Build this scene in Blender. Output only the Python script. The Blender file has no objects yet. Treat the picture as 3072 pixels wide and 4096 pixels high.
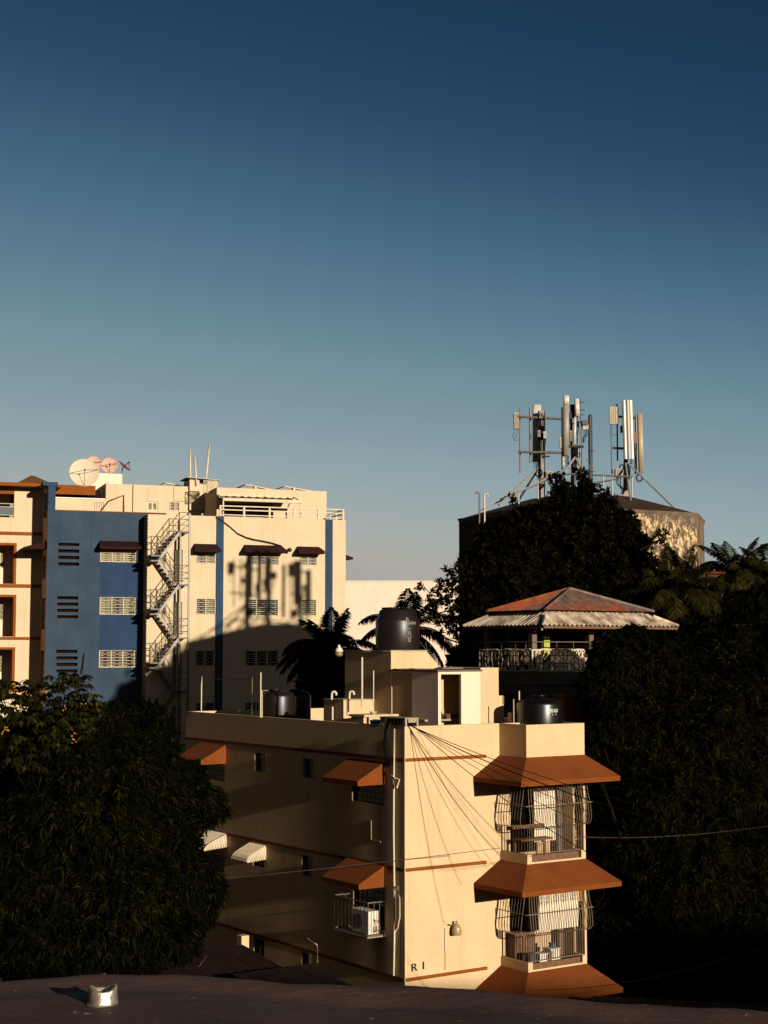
import bpy, math, random
import numpy as np
from mathutils import Vector, Matrix
random.seed(11); rng = np.random.default_rng(11)
F = 6100.0; TH = math.atan(557/6100); CT = math.cos(TH); ST = math.sin(TH)
G = -11.8                                   # ground level, the camera is at z = 0
C = bpy.context.scene.collection

def ray(u, v):
    x = (u-1536)/F; y = (2048-v)/F
    return Vector((x, CT-y*ST, ST+y*CT))
def at(u, v, Y):
    d = ray(u, v); return d*(Y/d.y)

# ---------------------------------------------------------------- meshes
class MB:
    def __init__(s): s.v = []; s.f = []
    def add(s, vs, fs):
        b = len(s.v); s.v += [tuple(p) for p in vs]; s.f += [tuple(i+b for i in f) for f in fs]
    def quad(s, a, b, c, d): s.add([a, b, c, d], [(0, 1, 2, 3)])
    def hexa(s, p):   # p: 4 bottom, 4 top
        s.add(p, [(3, 2, 1, 0), (4, 5, 6, 7), (0, 1, 5, 4), (1, 2, 6, 5), (2, 3, 7, 6), (3, 0, 4, 7)])
    def box(s, x0, x1, y0, y1, z0, z1):
        s.hexa([(x0, y0, z0), (x1, y0, z0), (x1, y1, z0), (x0, y1, z0), (x0, y0, z1), (x1, y0, z1), (x1, y1, z1), (x0, y1, z1)])
    def tube(s, pts, r, n=6):
        pts = [Vector(p) for p in pts]; rs = r if isinstance(r, (list, tuple)) else [r]*len(pts)
        rings = []; up = None
        for i, p in enumerate(pts):
            t = (pts[min(i+1, len(pts)-1)]-pts[max(i-1, 0)])
            t = t.normalized() if t.length > 1e-9 else Vector((0, 0, 1))
            if up is None or abs(up.dot(t)) > .95:
                up = Vector((0, 0, 1)) if abs(t.z) < .9 else Vector((0, 1, 0))
            a = t.cross(up).normalized(); b = t.cross(a).normalized(); up = -b if False else up
            rings.append([p+(a*math.cos(k*2*math.pi/n)+b*math.sin(k*2*math.pi/n))*rs[i] for k in range(n)])
        vs = [q for ring in rings for q in ring]; fs = []
        for i in range(len(pts)-1):
            for k in range(n):
                fs.append((i*n+k, i*n+(k+1) % n, (i+1)*n+(k+1) % n, (i+1)*n+k))
        fs.append(tuple(range(n))); fs.append(tuple(range((len(pts)-1)*n, len(pts)*n))[::-1])
        s.add(vs, fs)
    def lathe(s, c, prof, n=32, cap=True):
        vs = []; fs = []
        for r, z in prof:
            for k in range(n):
                a = 2*math.pi*k/n; vs.append((c[0]+r*math.cos(a), c[1]+r*math.sin(a), c[2]+z))
        for i in range(len(prof)-1):
            for k in range(n): fs.append((i*n+k, i*n+(k+1) % n, (i+1)*n+(k+1) % n, (i+1)*n+k))
        if cap: fs.append(tuple(range(n))[::-1]); fs.append(tuple(range((len(prof)-1)*n, len(prof)*n)))
        s.add(vs, fs)
    def build(s, name, m, parent=None, smooth=False, origin=None):
        org = Vector(origin) if origin is not None else (wloc(parent) if parent else Vector((0, 0, 0)))
        me = bpy.data.meshes.new(name)
        me.from_pydata([(p[0]-org.x, p[1]-org.y, p[2]-org.z) for p in s.v], [], s.f)
        return finish(me, name, m, parent, smooth, org)
def wloc(o):
    l = Vector(o.location)
    while o.parent: o = o.parent; l += o.location
    return l
def finish(me, name, m, parent, smooth, org):
    me.materials.append(m)
    if smooth: me.polygons.foreach_set('use_smooth', [True]*len(me.polygons))
    o = bpy.data.objects.new(name, me); C.objects.link(o)
    if parent: o.parent = parent; o.location = org-wloc(parent)
    else: o.location = org
    return o
def nmesh(V, Q, name, m, parent=None, org=(0, 0, 0)):        # numpy quads
    org = np.array(org, float)
    if parent: org = np.array(wloc(parent))
    me = bpy.data.meshes.new(name); V = (V-org).astype(np.float32)
    n = len(Q); k = Q.shape[1]
    me.vertices.add(len(V)); me.vertices.foreach_set('co', V.ravel())
    me.loops.add(n*k); me.loops.foreach_set('vertex_index', Q.astype(np.int32).ravel())
    me.polygons.add(n); me.polygons.foreach_set('loop_start', np.arange(0, n*k, k, dtype=np.int32))
    me.update(calc_edges=True); me.validate()
    return finish(me, name, m, parent, False, Vector(org))
def tag(o, label=None, cat=None, group=None, kind=None):
    if label: o['label'] = label
    if cat: o['category'] = cat
    if group: o['group'] = group
    if kind: o['kind'] = kind
    return o
def thing(name, label, cat, loc, group=None):
    o = bpy.data.objects.new(name, None); C.objects.link(o); o.location = Vector(loc); o.empty_display_size = .3
    return tag(o, label, cat, group)

class Pl:      # vertical wall plane: s along, z up, o outwards
    def __init__(s, O, d, flip=1):
        s.O = Vector((O[0], O[1])); s.d = Vector(d).normalized(); s.n = Vector((s.d.y, -s.d.x))*flip
    def P(s, a, z, o=0):
        q = s.O+s.d*a+s.n*o; return Vector((q.x, q.y, z))
    def px(s, u, v, o=0):
        r = ray(u, v); base = s.O+s.n*o; nn = s.n
        t = base.dot(nn)/(r.x*nn.x+r.y*nn.y); p = r*t
        return (Vector((p.x, p.y))-base).dot(s.d), p.z
    def box(s, mb, a0, a1, z0, z1, o0, o1):
        P = s.P
        mb.hexa([P(a0, z0, o1), P(a1, z0, o1), P(a1, z0, o0), P(a0, z0, o0), P(a0, z1, o1), P(a1, z1, o1), P(a1, z1, o0), P(a0, z1, o0)])
    def off(s, o, a=0): 
        q = s.O+s.n*o+s.d*a; p = Pl((q.x, q.y), s.d); p.n = s.n.copy(); return p
    def rect(s, R, o=0):    # pixel rectangle u0,v0,u1,v1 -> s0,s1,z0,z1
        u0, v0, u1, v1 = R
        a0, _ = s.px(u0, (v0+v1)/2, o); a1, _ = s.px(u1, (v0+v1)/2, o)
        _, z1 = s.px((u0+u1)/2, v0, o); _, z0 = s.px((u0+u1)/2, v1, o)
        return min(a0, a1), max(a0, a1), z0, z1
def wallh(mb, pl, a0, a1, z0, z1, holes=(), depth=.16, o=0, thick=0):
    S = sorted({a0, a1, *[min(max(h[0], a0), a1) for h in holes], *[min(max(h[1], a0), a1) for h in holes]})
    Z = sorted({z0, z1, *[min(max(h[2], z0), z1) for h in holes], *[min(max(h[3], z0), z1) for h in holes]})
    for i in range(len(S)-1):
        for j in range(len(Z)-1):
            cs = (S[i]+S[i+1])/2; cz = (Z[j]+Z[j+1])/2
            if any(h[0] < cs < h[1] and h[2] < cz < h[3] for h in holes): continue
            mb.quad(pl.P(S[i], Z[j], o), pl.P(S[i+1], Z[j], o), pl.P(S[i+1], Z[j+1], o), pl.P(S[i], Z[j+1], o))
    for h in holes:
        b0, b1, y0, y1 = h[:4]; d = o-(h[4] if len(h) > 4 else depth); P = pl.P
        if b0 > a0: mb.quad(P(b0, y0, o), P(b0, y0, d), P(b0, y1, d), P(b0, y1, o))
        mb.quad(P(b1, y0, o), P(b1, y1, o), P(b1, y1, d), P(b1, y0, d))
        mb.quad(P(b0, y0, o), P(b1, y0, o), P(b1, y0, d), P(b0, y0, d))
        mb.quad(P(b0, y1, o), P(b0, y1, d), P(b1, y1, d), P(b1, y1, o))

# ---------------------------------------------------------------- materials
def newmat(name):
    m = bpy.data.materials.new(name); m.use_nodes = True
    nt = m.node_tree; return m, nt, nt.nodes['Principled BSDF']
def N(nt, t, **k):
    n = nt.nodes.new(t)
    for a, b in k.items():
        if a in n.inputs: n.inputs[a].default_value = b
        else: setattr(n, a, b)
    return n
def mixc(nt, f, a, b, blend='MIX'):
    n = nt.nodes.new('ShaderNodeMix'); n.data_type = 'RGBA'; n.blend_type = blend
    for s, x in ((n.inputs[0], f), (n.inputs[6], a), (n.inputs[7], b)):
        if hasattr(x, 'links') or hasattr(x, 'is_linked'): nt.links.new(x, s)
        else: s.default_value = x if not isinstance(x, (tuple, list)) else (*x, 1)[:4]
    return n.outputs[2]
def ramp(nt, x, p):
    n = nt.nodes.new('ShaderNodeValToRGB'); nt.links.new(x, n.inputs[0]); e = n.color_ramp.elements
    while len(e) < len(p): e.new(.5)
    for i, (q, c) in enumerate(p):
        e[i].position = q; e[i].color = (c, c, c, 1) if not isinstance(c, tuple) else (*c, 1)
    return n.outputs[0]
def coords(nt, scale=(1, 1, 1)):
    g = nt.nodes.new('ShaderNodeNewGeometry'); mp = nt.nodes.new('ShaderNodeMapping'); mp.inputs['Scale'].default_value = scale
    nt.links.new(g.outputs['Position'], mp.inputs[0]); return mp.outputs[0]
def noise(nt, scale, detail=4, sc=(1, 1, 1), rough=.55):
    n = N(nt, 'ShaderNodeTexNoise', Scale=scale, Detail=detail, Roughness=rough); nt.links.new(coords(nt, sc), n.inputs['Vector']); return n.outputs[0]
def bump(nt, p, h, st=.2, dist=.02):
    b = N(nt, 'ShaderNodeBump', Strength=st, Distance=dist); nt.links.new(h, b.inputs['Height']); nt.links.new(b.outputs[0], p.inputs['Normal'])
def stucco(name, col, dirt=.35, var=.12, grain=.10, rough=.9, bs=.10):
    m, nt, p = newmat(name); p.inputs['Roughness'].default_value = rough; p.inputs['Specular IOR Level'].default_value = .12
    col = tuple(c*.82 for c in col); dk = tuple(c*(1-dirt) for c in col); lt = tuple(min(1, c*(1+var*.6)) for c in col); lo = tuple(c*(1-var) for c in col)
    a = mixc(nt, ramp(nt, noise(nt, .9, 5), [(.3, 0.), (.7, 1.)]), lo, lt)
    st = ramp(nt, noise(nt, 1.6, 6, (2.2, 2.2, .18), .65), [(.52, 0.), (.8, 1.)])
    b = mixc(nt, st, a, dk)
    g = ramp(nt, noise(nt, 16, 2, (1, 1, 1), .8), [(.3, 1-grain), (.7, 1+0*grain)])
    c = mixc(nt, 1.0, b, g, 'MULTIPLY')
    nt.links.new(c, p.inputs['Base Color']); bump(nt, p, noise(nt, 14, 5), bs, .02); return m
def plain(name, col, rough=.5, metal=0, var=.15, sc=6, bs=0, **k):
    col = tuple(c*.62 for c in col)
    m, nt, p = newmat(name); p.inputs['Roughness'].default_value = rough; p.inputs['Metallic'].default_value = metal
    if rough > .55: p.inputs['Specular IOR Level'].default_value = .08
    a = mixc(nt, ramp(nt, noise(nt, sc, 4), [(.3, 0.), (.7, 1.)]), tuple(c*(1-var) for c in col), tuple(min(1, c*(1+var)) for c in col))
    nt.links.new(a, p.inputs['Base Color'])
    if bs: bump(nt, p, noise(nt, sc*3, 4), bs, .02)
    for q, v in k.items(): p.inputs[q.replace('_', ' ')].default_value = v
    return m
def leafmat(name, c1, c2, rough=.45, trans=.25):
    m, nt, p = newmat(name); p.inputs['Roughness'].default_value = rough
    g = nt.nodes.new('ShaderNodeNewGeometry')
    a = mixc(nt, ramp(nt, g.outputs['Random Per Island'], [(0., 0.), (.72, .22), (1., 1.)]), c1, c2)  # a few leaves coloured brighter to stand for glints
    b = mixc(nt, ramp(nt, noise(nt, .8, 3), [(.35, .55), (.65, 1.1)]), (0, 0, 0), a)
    b = mixc(nt, ramp(nt, noise(nt, .8, 3), [(.35, 0.), (.7, 1.)]), mixc(nt, 1., a, (.6, .6, .6), 'MULTIPLY'), a)
    nt.links.new(b, p.inputs['Base Color'])
    tr = N(nt, 'ShaderNodeBsdfTranslucent'); nt.links.new(b, tr.inputs[0]); mx = N(nt, 'ShaderNodeMixShader'); mx.inputs[0].default_value = trans
    nt.links.new(p.outputs[0], mx.inputs[1]); nt.links.new(tr.outputs[0], mx.inputs[2]); nt.links.new(mx.outputs[0], nt.nodes['Material Output'].inputs[0])
    p.inputs['Specular IOR Level'].default_value = 0.
    return m
M = {}
M['cream_b'] = stucco('cream_render', (.52, .395, .24), .2, .07)
M['cream_w'] = stucco('pale_render', (.64, .50, .365), .1, .05)
M['cream_a'] = stucco('peach_render', (.55, .372, .197), .24, .07, .13)
M['white_a'] = stucco('white_render', (.60, .49, .34), .1, .05)
M['blue'] = stucco('blue_paint', (.027, .051, .088), .25, .2, .25)
M['blue_f'] = stucco('faded_blue_paint', (.033, .0505, .073), .25, .2, .2)
M['blue2'] = stucco('fresh_blue_paint', (.020, .038, .078), .2, .12, .2)
M['brown'] = stucco('brown_paint', (.20, .055, .006), .25, .12, .2)
M['brown2'] = stucco('awning_brown', (.172, .0425, .0060), .2, .14, .25, .95)
M['maroon'] = stucco('maroon_awning', (.022, .0045, .0035), .3, .2, .25)
M['dark'] = plain('dark_interior', (.004, .003, .003), 1., Specular_IOR_Level=.0)
M['cage'] = plain('cage_iron', (.20, .14, .09), .6)
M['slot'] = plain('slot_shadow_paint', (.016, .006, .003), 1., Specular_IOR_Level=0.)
M['glass'] = plain('window_glass', (.012, .012, .010), .12)
M['curtain'] = plain('curtain', (.20, .19, .11), .9, 0, .4, 9)
M['white'] = plain('white_metal', (.66, .52, .34), .6)
M['grey'] = plain('galvanised_steel', (.17, .125, .082), .5, .3)
M['dgrey'] = plain('dark_steel', (.05, .042, .036), .5, .4)
M['black'] = plain('black_cable', (.004, .0035, .003), .9, Specular_IOR_Level=.05)
M['wire'] = plain('thin_wire', (.10, .075, .055), .6)
M['tank'] = plain('black_plastic', (.005, .003, .0025), .33, 0, .1, Specular_IOR_Level=.35)
M['tankb'] = plain('brown_plastic', (.014, .007, .004), .40, 0, .1, Specular_IOR_Level=.35)
M['letter'] = plain('white_lettering', (.75, .68, .55), .6)
M['stencil'] = plain('stencil_paint', (.02, .02, .028), .8)
M['ant'] = plain('antenna_white', (.62, .55, .44), .33, 0, .06)
M['antg'] = plain('antenna_grey', (.30, .25, .19), .5, 0, .1)
M['antb'] = plain('antenna_beige', (.42, .30, .17), .5, 0, .1)
M['dish'] = plain('dish_white', (.66, .52, .36), .7, 0, .05)
M['dishp'] = plain('dish_pink', (.62, .36, .26), .6, 0, .1)
M['dishr'] = plain('dish_red', (.22, .05, .035), .6, 0, .1)
M['pvc'] = plain('white_pipe', (.64, .50, .33), .45, 0, .08)
M['conc'] = stucco('weathered_concrete', (.13, .095, .07), .4, .2)
M['wood'] = plain('old_wood', (.16, .08, .04), .8, 0, .3, 9)
M['teal'] = plain('teal_cloth', (.02, .16, .17), .8, 0, .3, 8)
M['orange'] = stucco('orange_wall', (.42, .15, .025), .3, .2)
M['lime'] = stucco('lime_green_wall', (.36, .36, .06), .2, .2)
M['trunk'] = plain('bark', (.010, .0065, .004), .9, 0, .35, 7, .4, Specular_IOR_Level=0.)
M['mango'] = leafmat('mango_leaf', (.0018, .0021, .0005), (.016, .0145, .003), .5, .10)
M['mango_d'] = leafmat('dark_mango_leaf', (.0022, .0022, .0005), (.018, .0155, .003), .5, .10)
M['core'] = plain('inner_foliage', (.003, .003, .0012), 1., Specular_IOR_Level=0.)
M['sapo'] = leafmat('broad_leaf', (.003, .0028, .0008), (.020, .013, .0035), .55, .08)
M['palm'] = leafmat('palm_leaflet', (.009, .0085, .0022), (.060, .046, .010), .5, .15)
M['papaya'] = leafmat('lobed_leaf', (.006, .0065, .0018), (.040, .034, .007), .5, .2)
M['flower'] = plain('orange_flower', (.42, .17, .03), .8, 0, .3, 20)
M['ground'] = plain('ground_earth', (.045, .032, .022), .95, 0, .4, .4)
M['asphalt'] = plain('asphalt', (.04, .035, .032), .9, 0, .3, 2)
M['meter'] = stucco('grey_cement', (.32, .25, .17), .3, .15)
M['clutter_w'] = plain('white_box', (.7, .62, .5), .6)
M['clutter_b'] = plain('blue_plastic', (.04, .08, .2), .5)
M['foil'] = plain('foil_coating', (1., .80, .60), .38, .9, .2, 7, .5)

def rusty():
    m, nt, p = newmat('rusted_sheet'); p.inputs['Roughness'].default_value = .7
    n1 = ramp(nt, noise(nt, .55, 5), [(.42, 0.), (.58, 1.)]); n2 = ramp(nt, noise(nt, 3, 6, (1.5, 1.5, .5)), [(.35, 0.), (.65, 1.)])
    a = mixc(nt, n2, (.045, .028, .020), (.115, .068, .043)); b = mixc(nt, n2, (.13, .020, .006), (.24, .055, .012))
    nt.links.new(mixc(nt, n1, a, b), p.inputs['Base Color']); bump(nt, p, noise(nt, 9, 4), .3); return m
M['rust'] = rusty()
def zinc():
    m, nt, p = newmat('zinc_sheet'); p.inputs['Roughness'].default_value = .55; p.inputs['Metallic'].default_value = .15
    a = mixc(nt, ramp(nt, noise(nt, 1.6, 5, (1.5, 1.5, .5)), [(.35, 0.), (.65, 1.)]), (.12, .082, .055), (.60, .455, .32))
    nt.links.new(a, p.inputs['Base Color']); return m
M['zinc'] = zinc()
M['rust_d'] = plain('shaded_rust', (.018, .006, .004), .9, 0, .5, 2.5)  # rust copy with shade put into its colour for the low sheds
def tower_mat():
    m, nt, p = newmat('stained_tower_wall'); p.inputs['Roughness'].default_value = .95
    n1 = ramp(nt, noise(nt, 5.5, 9, (1, 1, .55), .8), [(.48, 0.), (.53, 1.)])
    n2 = ramp(nt, noise(nt, 11, 8, (1, 1, .3), .8), [(.42, 0.), (.56, 1.)])
    n3 = ramp(nt, noise(nt, .5, 3, (1, 1, .3)), [(.35, 0.), (.6, 1.)])
    a = mixc(nt, n1, (.030, .018, .010), (.55, .37, .17)); b = mixc(nt, n2, (.075, .046, .024), a)
    g = nt.nodes.new('ShaderNodeNewGeometry'); sp = nt.nodes.new('ShaderNodeSeparateXYZ'); nt.links.new(g.outputs['Position'], sp.inputs[0])
    # patchy dark brown mixed in over the top of the wall
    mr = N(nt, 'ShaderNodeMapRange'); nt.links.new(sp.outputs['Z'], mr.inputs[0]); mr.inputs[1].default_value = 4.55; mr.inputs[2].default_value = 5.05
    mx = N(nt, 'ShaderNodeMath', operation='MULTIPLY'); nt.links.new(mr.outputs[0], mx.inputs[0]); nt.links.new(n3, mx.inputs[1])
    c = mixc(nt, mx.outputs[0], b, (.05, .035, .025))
    nt.links.new(c, p.inputs['Base Color']); bump(nt, p, noise(nt, 7, 6), .4); return m
M['tower'] = tower_mat()
M['towerd'] = stucco('near_black_wall', (.045, .032, .024), .4, .4)
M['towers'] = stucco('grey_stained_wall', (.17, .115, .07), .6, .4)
M['towerr'] = stucco('mossy_roof', (.045, .023, .012), .4, .3)
M['tile'] = stucco('roof_tile', (.17, .065, .015), .3, .2)
def roofmat():
    m, nt, p = newmat('coated_roof'); p.inputs['Roughness'].default_value = .7; p.inputs['Specular IOR Level'].default_value = .15
    a = mixc(nt, ramp(nt, noise(nt, 1.4, 6), [(.3, 0.), (.7, 1.)]), (.036, .019, .0135), (.066, .035, .025))
    cr = ramp(nt, noise(nt, 2.1, 7, (.45, 1.6, 1), .7), [(.60, 0.), (.68, 1.)])
    b = mixc(nt, cr, a, (.035, .018, .016))
    sp = ramp(nt, noise(nt, 26, 3), [(.69, 0.), (.75, 1.)]); c = mixc(nt, sp, b, (.26, .18, .14))
    nt.links.new(c, p.inputs['Base Color']); bump(nt, p, noise(nt, 5, 8, (.5, 1, 1), .7), .6, .03); return m
M['roof'] = roofmat()
# ================================================================ near peach building (corner towards the camera)
A0 = (.55, 41.0); RD = Vector((.8226, .569)); LD = Vector((-.569, .8226))
RF = Pl(A0, RD); LF = Pl(A0, -LD)
RF.n = Vector((.569, -.8226)); LF.n = Vector((-.8226, -.569))
def ab(a, b, z): 
    q = Vector(A0)+RD*a+LD*b; return Vector((q.x, q.y, z))
def abbox(mb, a0, a1, b0, b1, z0, z1):
    mb.hexa([ab(a0, b0, z0), ab(a1, b0, z0), ab(a1, b1, z0), ab(a0, b1, z0), ab(a0, b0, z1), ab(a1, b0, z1), ab(a1, b1, z1), ab(a0, b1, z1)])
def rA(x, y): return x/1.7463+700, y/1.7463+2700
def RA(x0, y0, x1, y1): return (*rA(x0, y0), *rA(x1, y1))
LEN = 12.6; WID = 5.6; BL, BR, BO = 3.23, 5.34, 1.17; ZT = (-2.88, -5.74, -8.59)
house = thing('apartment_house', 'peach painted apartment house with brown bands, brown awnings and corner towards the viewer', 'building', ab(2.5, 6, G))
winA = [RA(178, 628, 347, 733), RA(557, 545, 627, 677), RA(892, 583, 968, 718), RA(1237, 780, 1462, 895), RA(885, 1265, 960, 1405),
        RA(195, 1250, 345, 1362), RA(545, 1290, 622, 1338), RA(550, 1840, 625, 1985), RA(885, 1942, 957, 2030)]
holes = [LF.rect(r) for r in winA]
acr = LF.rect(RA(1245, 1490, 1470, 1770)); holes.append((acr[0], acr[1], acr[2]+.05, acr[3]+.1))
patch = LF.rect(RA(1368, 1025, 1468, 1158))
mb = MB()
wallh(mb, LF, -LEN, 0, G, -2.0, holes, .14)
# right face, solid up to the balcony bay
def doorh(u0, u1, zt, zb):
    a, _ = RF.px(u0, 3300); b, _ = RF.px(u1, 3300); return (a, b, zb, zt, .12)
d1 = doorh(2042, 2148, -3.1, -5.6); d2 = doorh(2036, 2110, -5.95, -8.45)
wallh(mb, RF, 0, WID, G, -2.0, [d1, d2], .12)
# back and far walls, parapet inner faces and coping
far = Pl((ab(0, LEN, 0).x, ab(0, LEN, 0).y), RD); bk = Pl((ab(WID, 0, 0).x, ab(WID, 0, 0).y), LD)
mb.quad(ab(0, LEN, G), ab(0, LEN, -2), ab(WID, LEN, -2), ab(WID, LEN, G))
mb.quad(ab(WID, 0, G), ab(WID, LEN, G), ab(WID, LEN, -2), ab(WID, 0, -2))
t = .13; q = -2.8
# coping quads
mb.quad(ab(0, 0, -2), ab(t, t, -2), ab(t, LEN-t, -2), ab(0, LEN, -2))
mb.quad(ab(0, LEN, -2), ab(t, LEN-t, -2), ab(WID-t, LEN-t, -2), ab(WID, LEN, -2))
mb.quad(ab(WID, 0, -2), ab(WID, LEN, -2), ab(WID-t, LEN-t, -2), ab(WID-t, t, -2))
mb.quad(ab(0, 0, -2), ab(BL, 0, -2), ab(BL, t, -2), ab(t, t, -2))
# inner faces
mb.quad(ab(t, t, q), ab(t, t, -2), ab(t, LEN-t, -2), ab(t, LEN-t, q))
mb.quad(ab(t, LEN-t, q), ab(t, LEN-t, -2), ab(WID-t, LEN-t, -2), ab(WID-t, LEN-t, q))
mb.quad(ab(WID-t, LEN-t, q), ab(WID-t, LEN-t, -2), ab(WID-t, t, -2), ab(WID-t, t, q))
mb.quad(ab(t, t, q), ab(BL, t, q), ab(BL, t, -2), ab(t, t, -2))
wallA = mb.build('wall', M['cream_a'], house)
mb = MB(); mb.quad(ab(0, 0, q), ab(WID, 0, q), ab(WID, LEN, q), ab(0, LEN, q)); mb.build('roof', M['conc'], house)
# bay: parapet, curbs, floors, corner post
mb = MB()
w = .12
for z0, z1 in ((ZT[0], -2.0), (ZT[1], ZT[1]+.25), (ZT[2], ZT[2]+.25)):
    RF.box(mb, BL, BL+w, z0, z1, 0, BO-w); RF.box(mb, BL, BR, z0, z1 if z1 == -2.0 else z0+.05, BO-w, BO); RF.box(mb, BR-w, BR, z0, z1, 0, BO-w)
    if z1 != -2.0:
        RF.box(mb, BL, BL+.16, z0+.052, z1, BO-w, BO); RF.box(mb, BR-.16, BR, z0+.052, z1, BO-w, BO)
    RF.box(mb, BL+w, BR-w, z0-.14 if z1 != -2.0 else z0, z0, 0, BO-w)
for z0, z1 in ((ZT[1]+.25, ZT[0]), (ZT[2]+.25, ZT[1])):
    RF.box(mb, BR-.07, BR, z0, z1, BO-.1, BO)
mb.build('bay', M['cream_a'], house)
# inner right pier of each balcony
mb = MB()
for z0, z1 in ((ZT[1], ZT[0]), (ZT[2], ZT[1])):
    RF.box(mb, BR-.30, BR-.14, z0+.05, z1-.0, .0, .35)
mb.build('pier', M['conc'], house)
for z0, z1 in ((ZT[1], ZT[0]), (ZT[2], ZT[1])):
    mb = MB(); RF.box(mb, BR-.125, BR-.065, z0+.26, z1-.01, .0, .80); mb.build('side_screen', M['cream_a'], house)
# thin brown bands
def band(pl, a0, a1, zt, h=.09, o=.018): pl.box(mb, a0, a1, zt-h, zt, .002, o)
for zt in (-2.84, -5.72, -8.56):
    mb = MB(); band(LF, -LEN, 0, zt); band(RF, .0185, 2.75, zt-.0); mb.build('band', M['brown'], house)
# outline of the bricked-up window on the shaded wall
mb = MB(); a0, a1, z0, z1 = patch
LF.box(mb, a0, a0+.035, z0, z1, .002, .05); LF.box(mb, a0, a0+.5, z0-.03, z0, .002, .04)
mb.build('blocked_window', M['cream_a'], house, origin=None)
# windows with bars on the shaded face
def barred(parent, pl, r, n, name='window', depth=.12, extra=None):
    a0, a1, z0, z1 = r; m1 = MB(); pl.box(m1, a0, a1, z0, z1, -depth-.05, -depth)
    wdw = m1.build(name, M['glass'], parent); m2 = MB()
    for i in range(n):
        a = a0+(i+.5)*(a1-a0)/n; m2.tube([pl.P(a, z0, -.03), pl.P(a, z1, -.03)], .008, 4)
    for k in (.33, .66): m2.tube([pl.P(a0, z0+(z1-z0)*k, -.03), pl.P(a1, z0+(z1-z0)*k, -.03)], .006, 4)
    m2.build('bars', M['dgrey'], wdw); return wdw
for r, n in zip(holes, (11, 4, 5, 12, 4, 10, 5, 4, 4, 6)): barred(house, LF, r, n)
for dd in (d1, d2):
    m1 = MB(); RF.box(m1, dd[0], dd[1], dd[2], dd[3], -.4, -.12); m1.build('balcony_door', M['dark'], house)
# concrete awnings of the shaded face
def wedge(pl, sf, sn, zt, zb, o, lip, name, m, parent, flare=0):
    mb = MB(); P = pl.P
    a = [P(sf, zt), P(sn, zt), P(sn+flare, zb+lip, o), P(sf-flare, zb+lip, o), P(sn+flare, zb, o), P(sf-flare, zb, o), P(sn+flare*0, zb, 0), P(sf, zb, 0)]
    mb.add(a, [(0, 1, 2, 3), (3, 2, 4, 5), (5, 4, 6, 7), (1, 6, 4, 2), (0, 3, 5, 7), (0, 7, 6, 1)])
    return mb.build(name, m, parent)
def lfaw(un, vt, vb, uo, o=.9):
    sn, zt = LF.px(un, vt); _, zb = LF.px(un, vb); so, _ = LF.px(uo, vb+20, o)
    wedge(LF, so, sn, zt, zb, o, .13, 'awning', M['brown2'], house)
lfaw(*rA(357, 0)[:1], rA(0, 487)[1], rA(0, 620)[1], rA(2, 0)[0]); lfaw(rA(1470, 0)[0], rA(0, 605)[1], rA(0, 765)[1], rA(1025, 0)[0])
lfaw(rA(1478, 0)[0], rA(0, 1322)[1], rA(0, 1480)[1], rA(1022, 0)[0])
def metal_awning(un, vt, vb, o, wdt):
    sn, zt = LF.px(*rA(un, vt)); _, zb = LF.px(*rA(un, vb)); mb = MB(); h = zt-zb
    prof = [(0, zt), (o*.55, zt-h*.42), (o*.82, zt-h*.66), (o*.95, zt-h*.88), (o, zt-h*1.12)]
    n = int(wdt/.05); rows = []
    for i in range(n+1):
        s_ = sn-wdt+i*wdt/n; k = .012*(1 if i % 2 else -1)
        rows.append([LF.P(s_, z+k, oo+k) for oo, z in prof])
    for i in range(n):
        for j in range(4): mb.quad(rows[i][j], rows[i+1][j], rows[i+1][j+1], rows[i][j+1])
    for s_ in (sn, sn-wdt):       # slatted end cheeks with a scalloped lower edge
        m_ = 9
        for i in range(m_):
            o0 = o*i/m_; o1 = o*(i+1)/m_-.006
            def top(x): return np.interp(x, [p[0] for p in prof], [p[1] for p in prof])-.01
            low = zb-h*.15*(i/m_)
            mb.quad(LF.P(s_, low, o0), LF.P(s_, low-.03, (o0+o1)/2), LF.P(s_, top(o1), o1), LF.P(s_, top(o0), o0))
            mb.quad(LF.P(s_, low-.03, (o0+o1)/2), LF.P(s_, low, o1), LF.P(s_, top(o1), o1), LF.P(s_, low, o0))
    return mb.build('metal_awning', M['white'], house)
metal_awning(362, 1108, 1200, .82, 1.55); metal_awning(637, 1192, 1285, .66, 1.0)
# hipped awnings round the bay
for k, z in enumerate(ZT):
    mb = MB(); P = RF.P; zl = z-.55; zb = z-.68; s0, s1, oo = BL-.93, BR+.50, BO+.89
    T = [P(BL, z, 0), P(BL, z, BO), P(BR, z, BO), P(BR, z, 0)]
    U = [P(s0, zl, 0), P(s0, zl, oo), P(s1, zl, oo), P(s1, zl, 0)]; W = [P(s0, zb, 0), P(s0, zb, oo), P(s1, zb, oo), P(s1, zb, 0)]
    I = [P(BL, zb, 0), P(BL, zb, BO), P(BR, zb, BO), P(BR, zb, 0)]
    T = [p+Vector((0, 0, .003)) for p in T]
    mb.add(T+U+W+I, [(0, 1, 5, 4), (1, 2, 6, 5), (2, 3, 7, 6), (4, 5, 9, 8), (5, 6, 10, 9), (6, 7, 11, 10), (8, 9, 13, 12), (9, 10, 14, 13), (10, 11, 15, 14), (0, 4, 8, 12), (3, 15, 11, 7)])
    mb.build('hipped_awning', M['brown2'], house)
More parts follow.
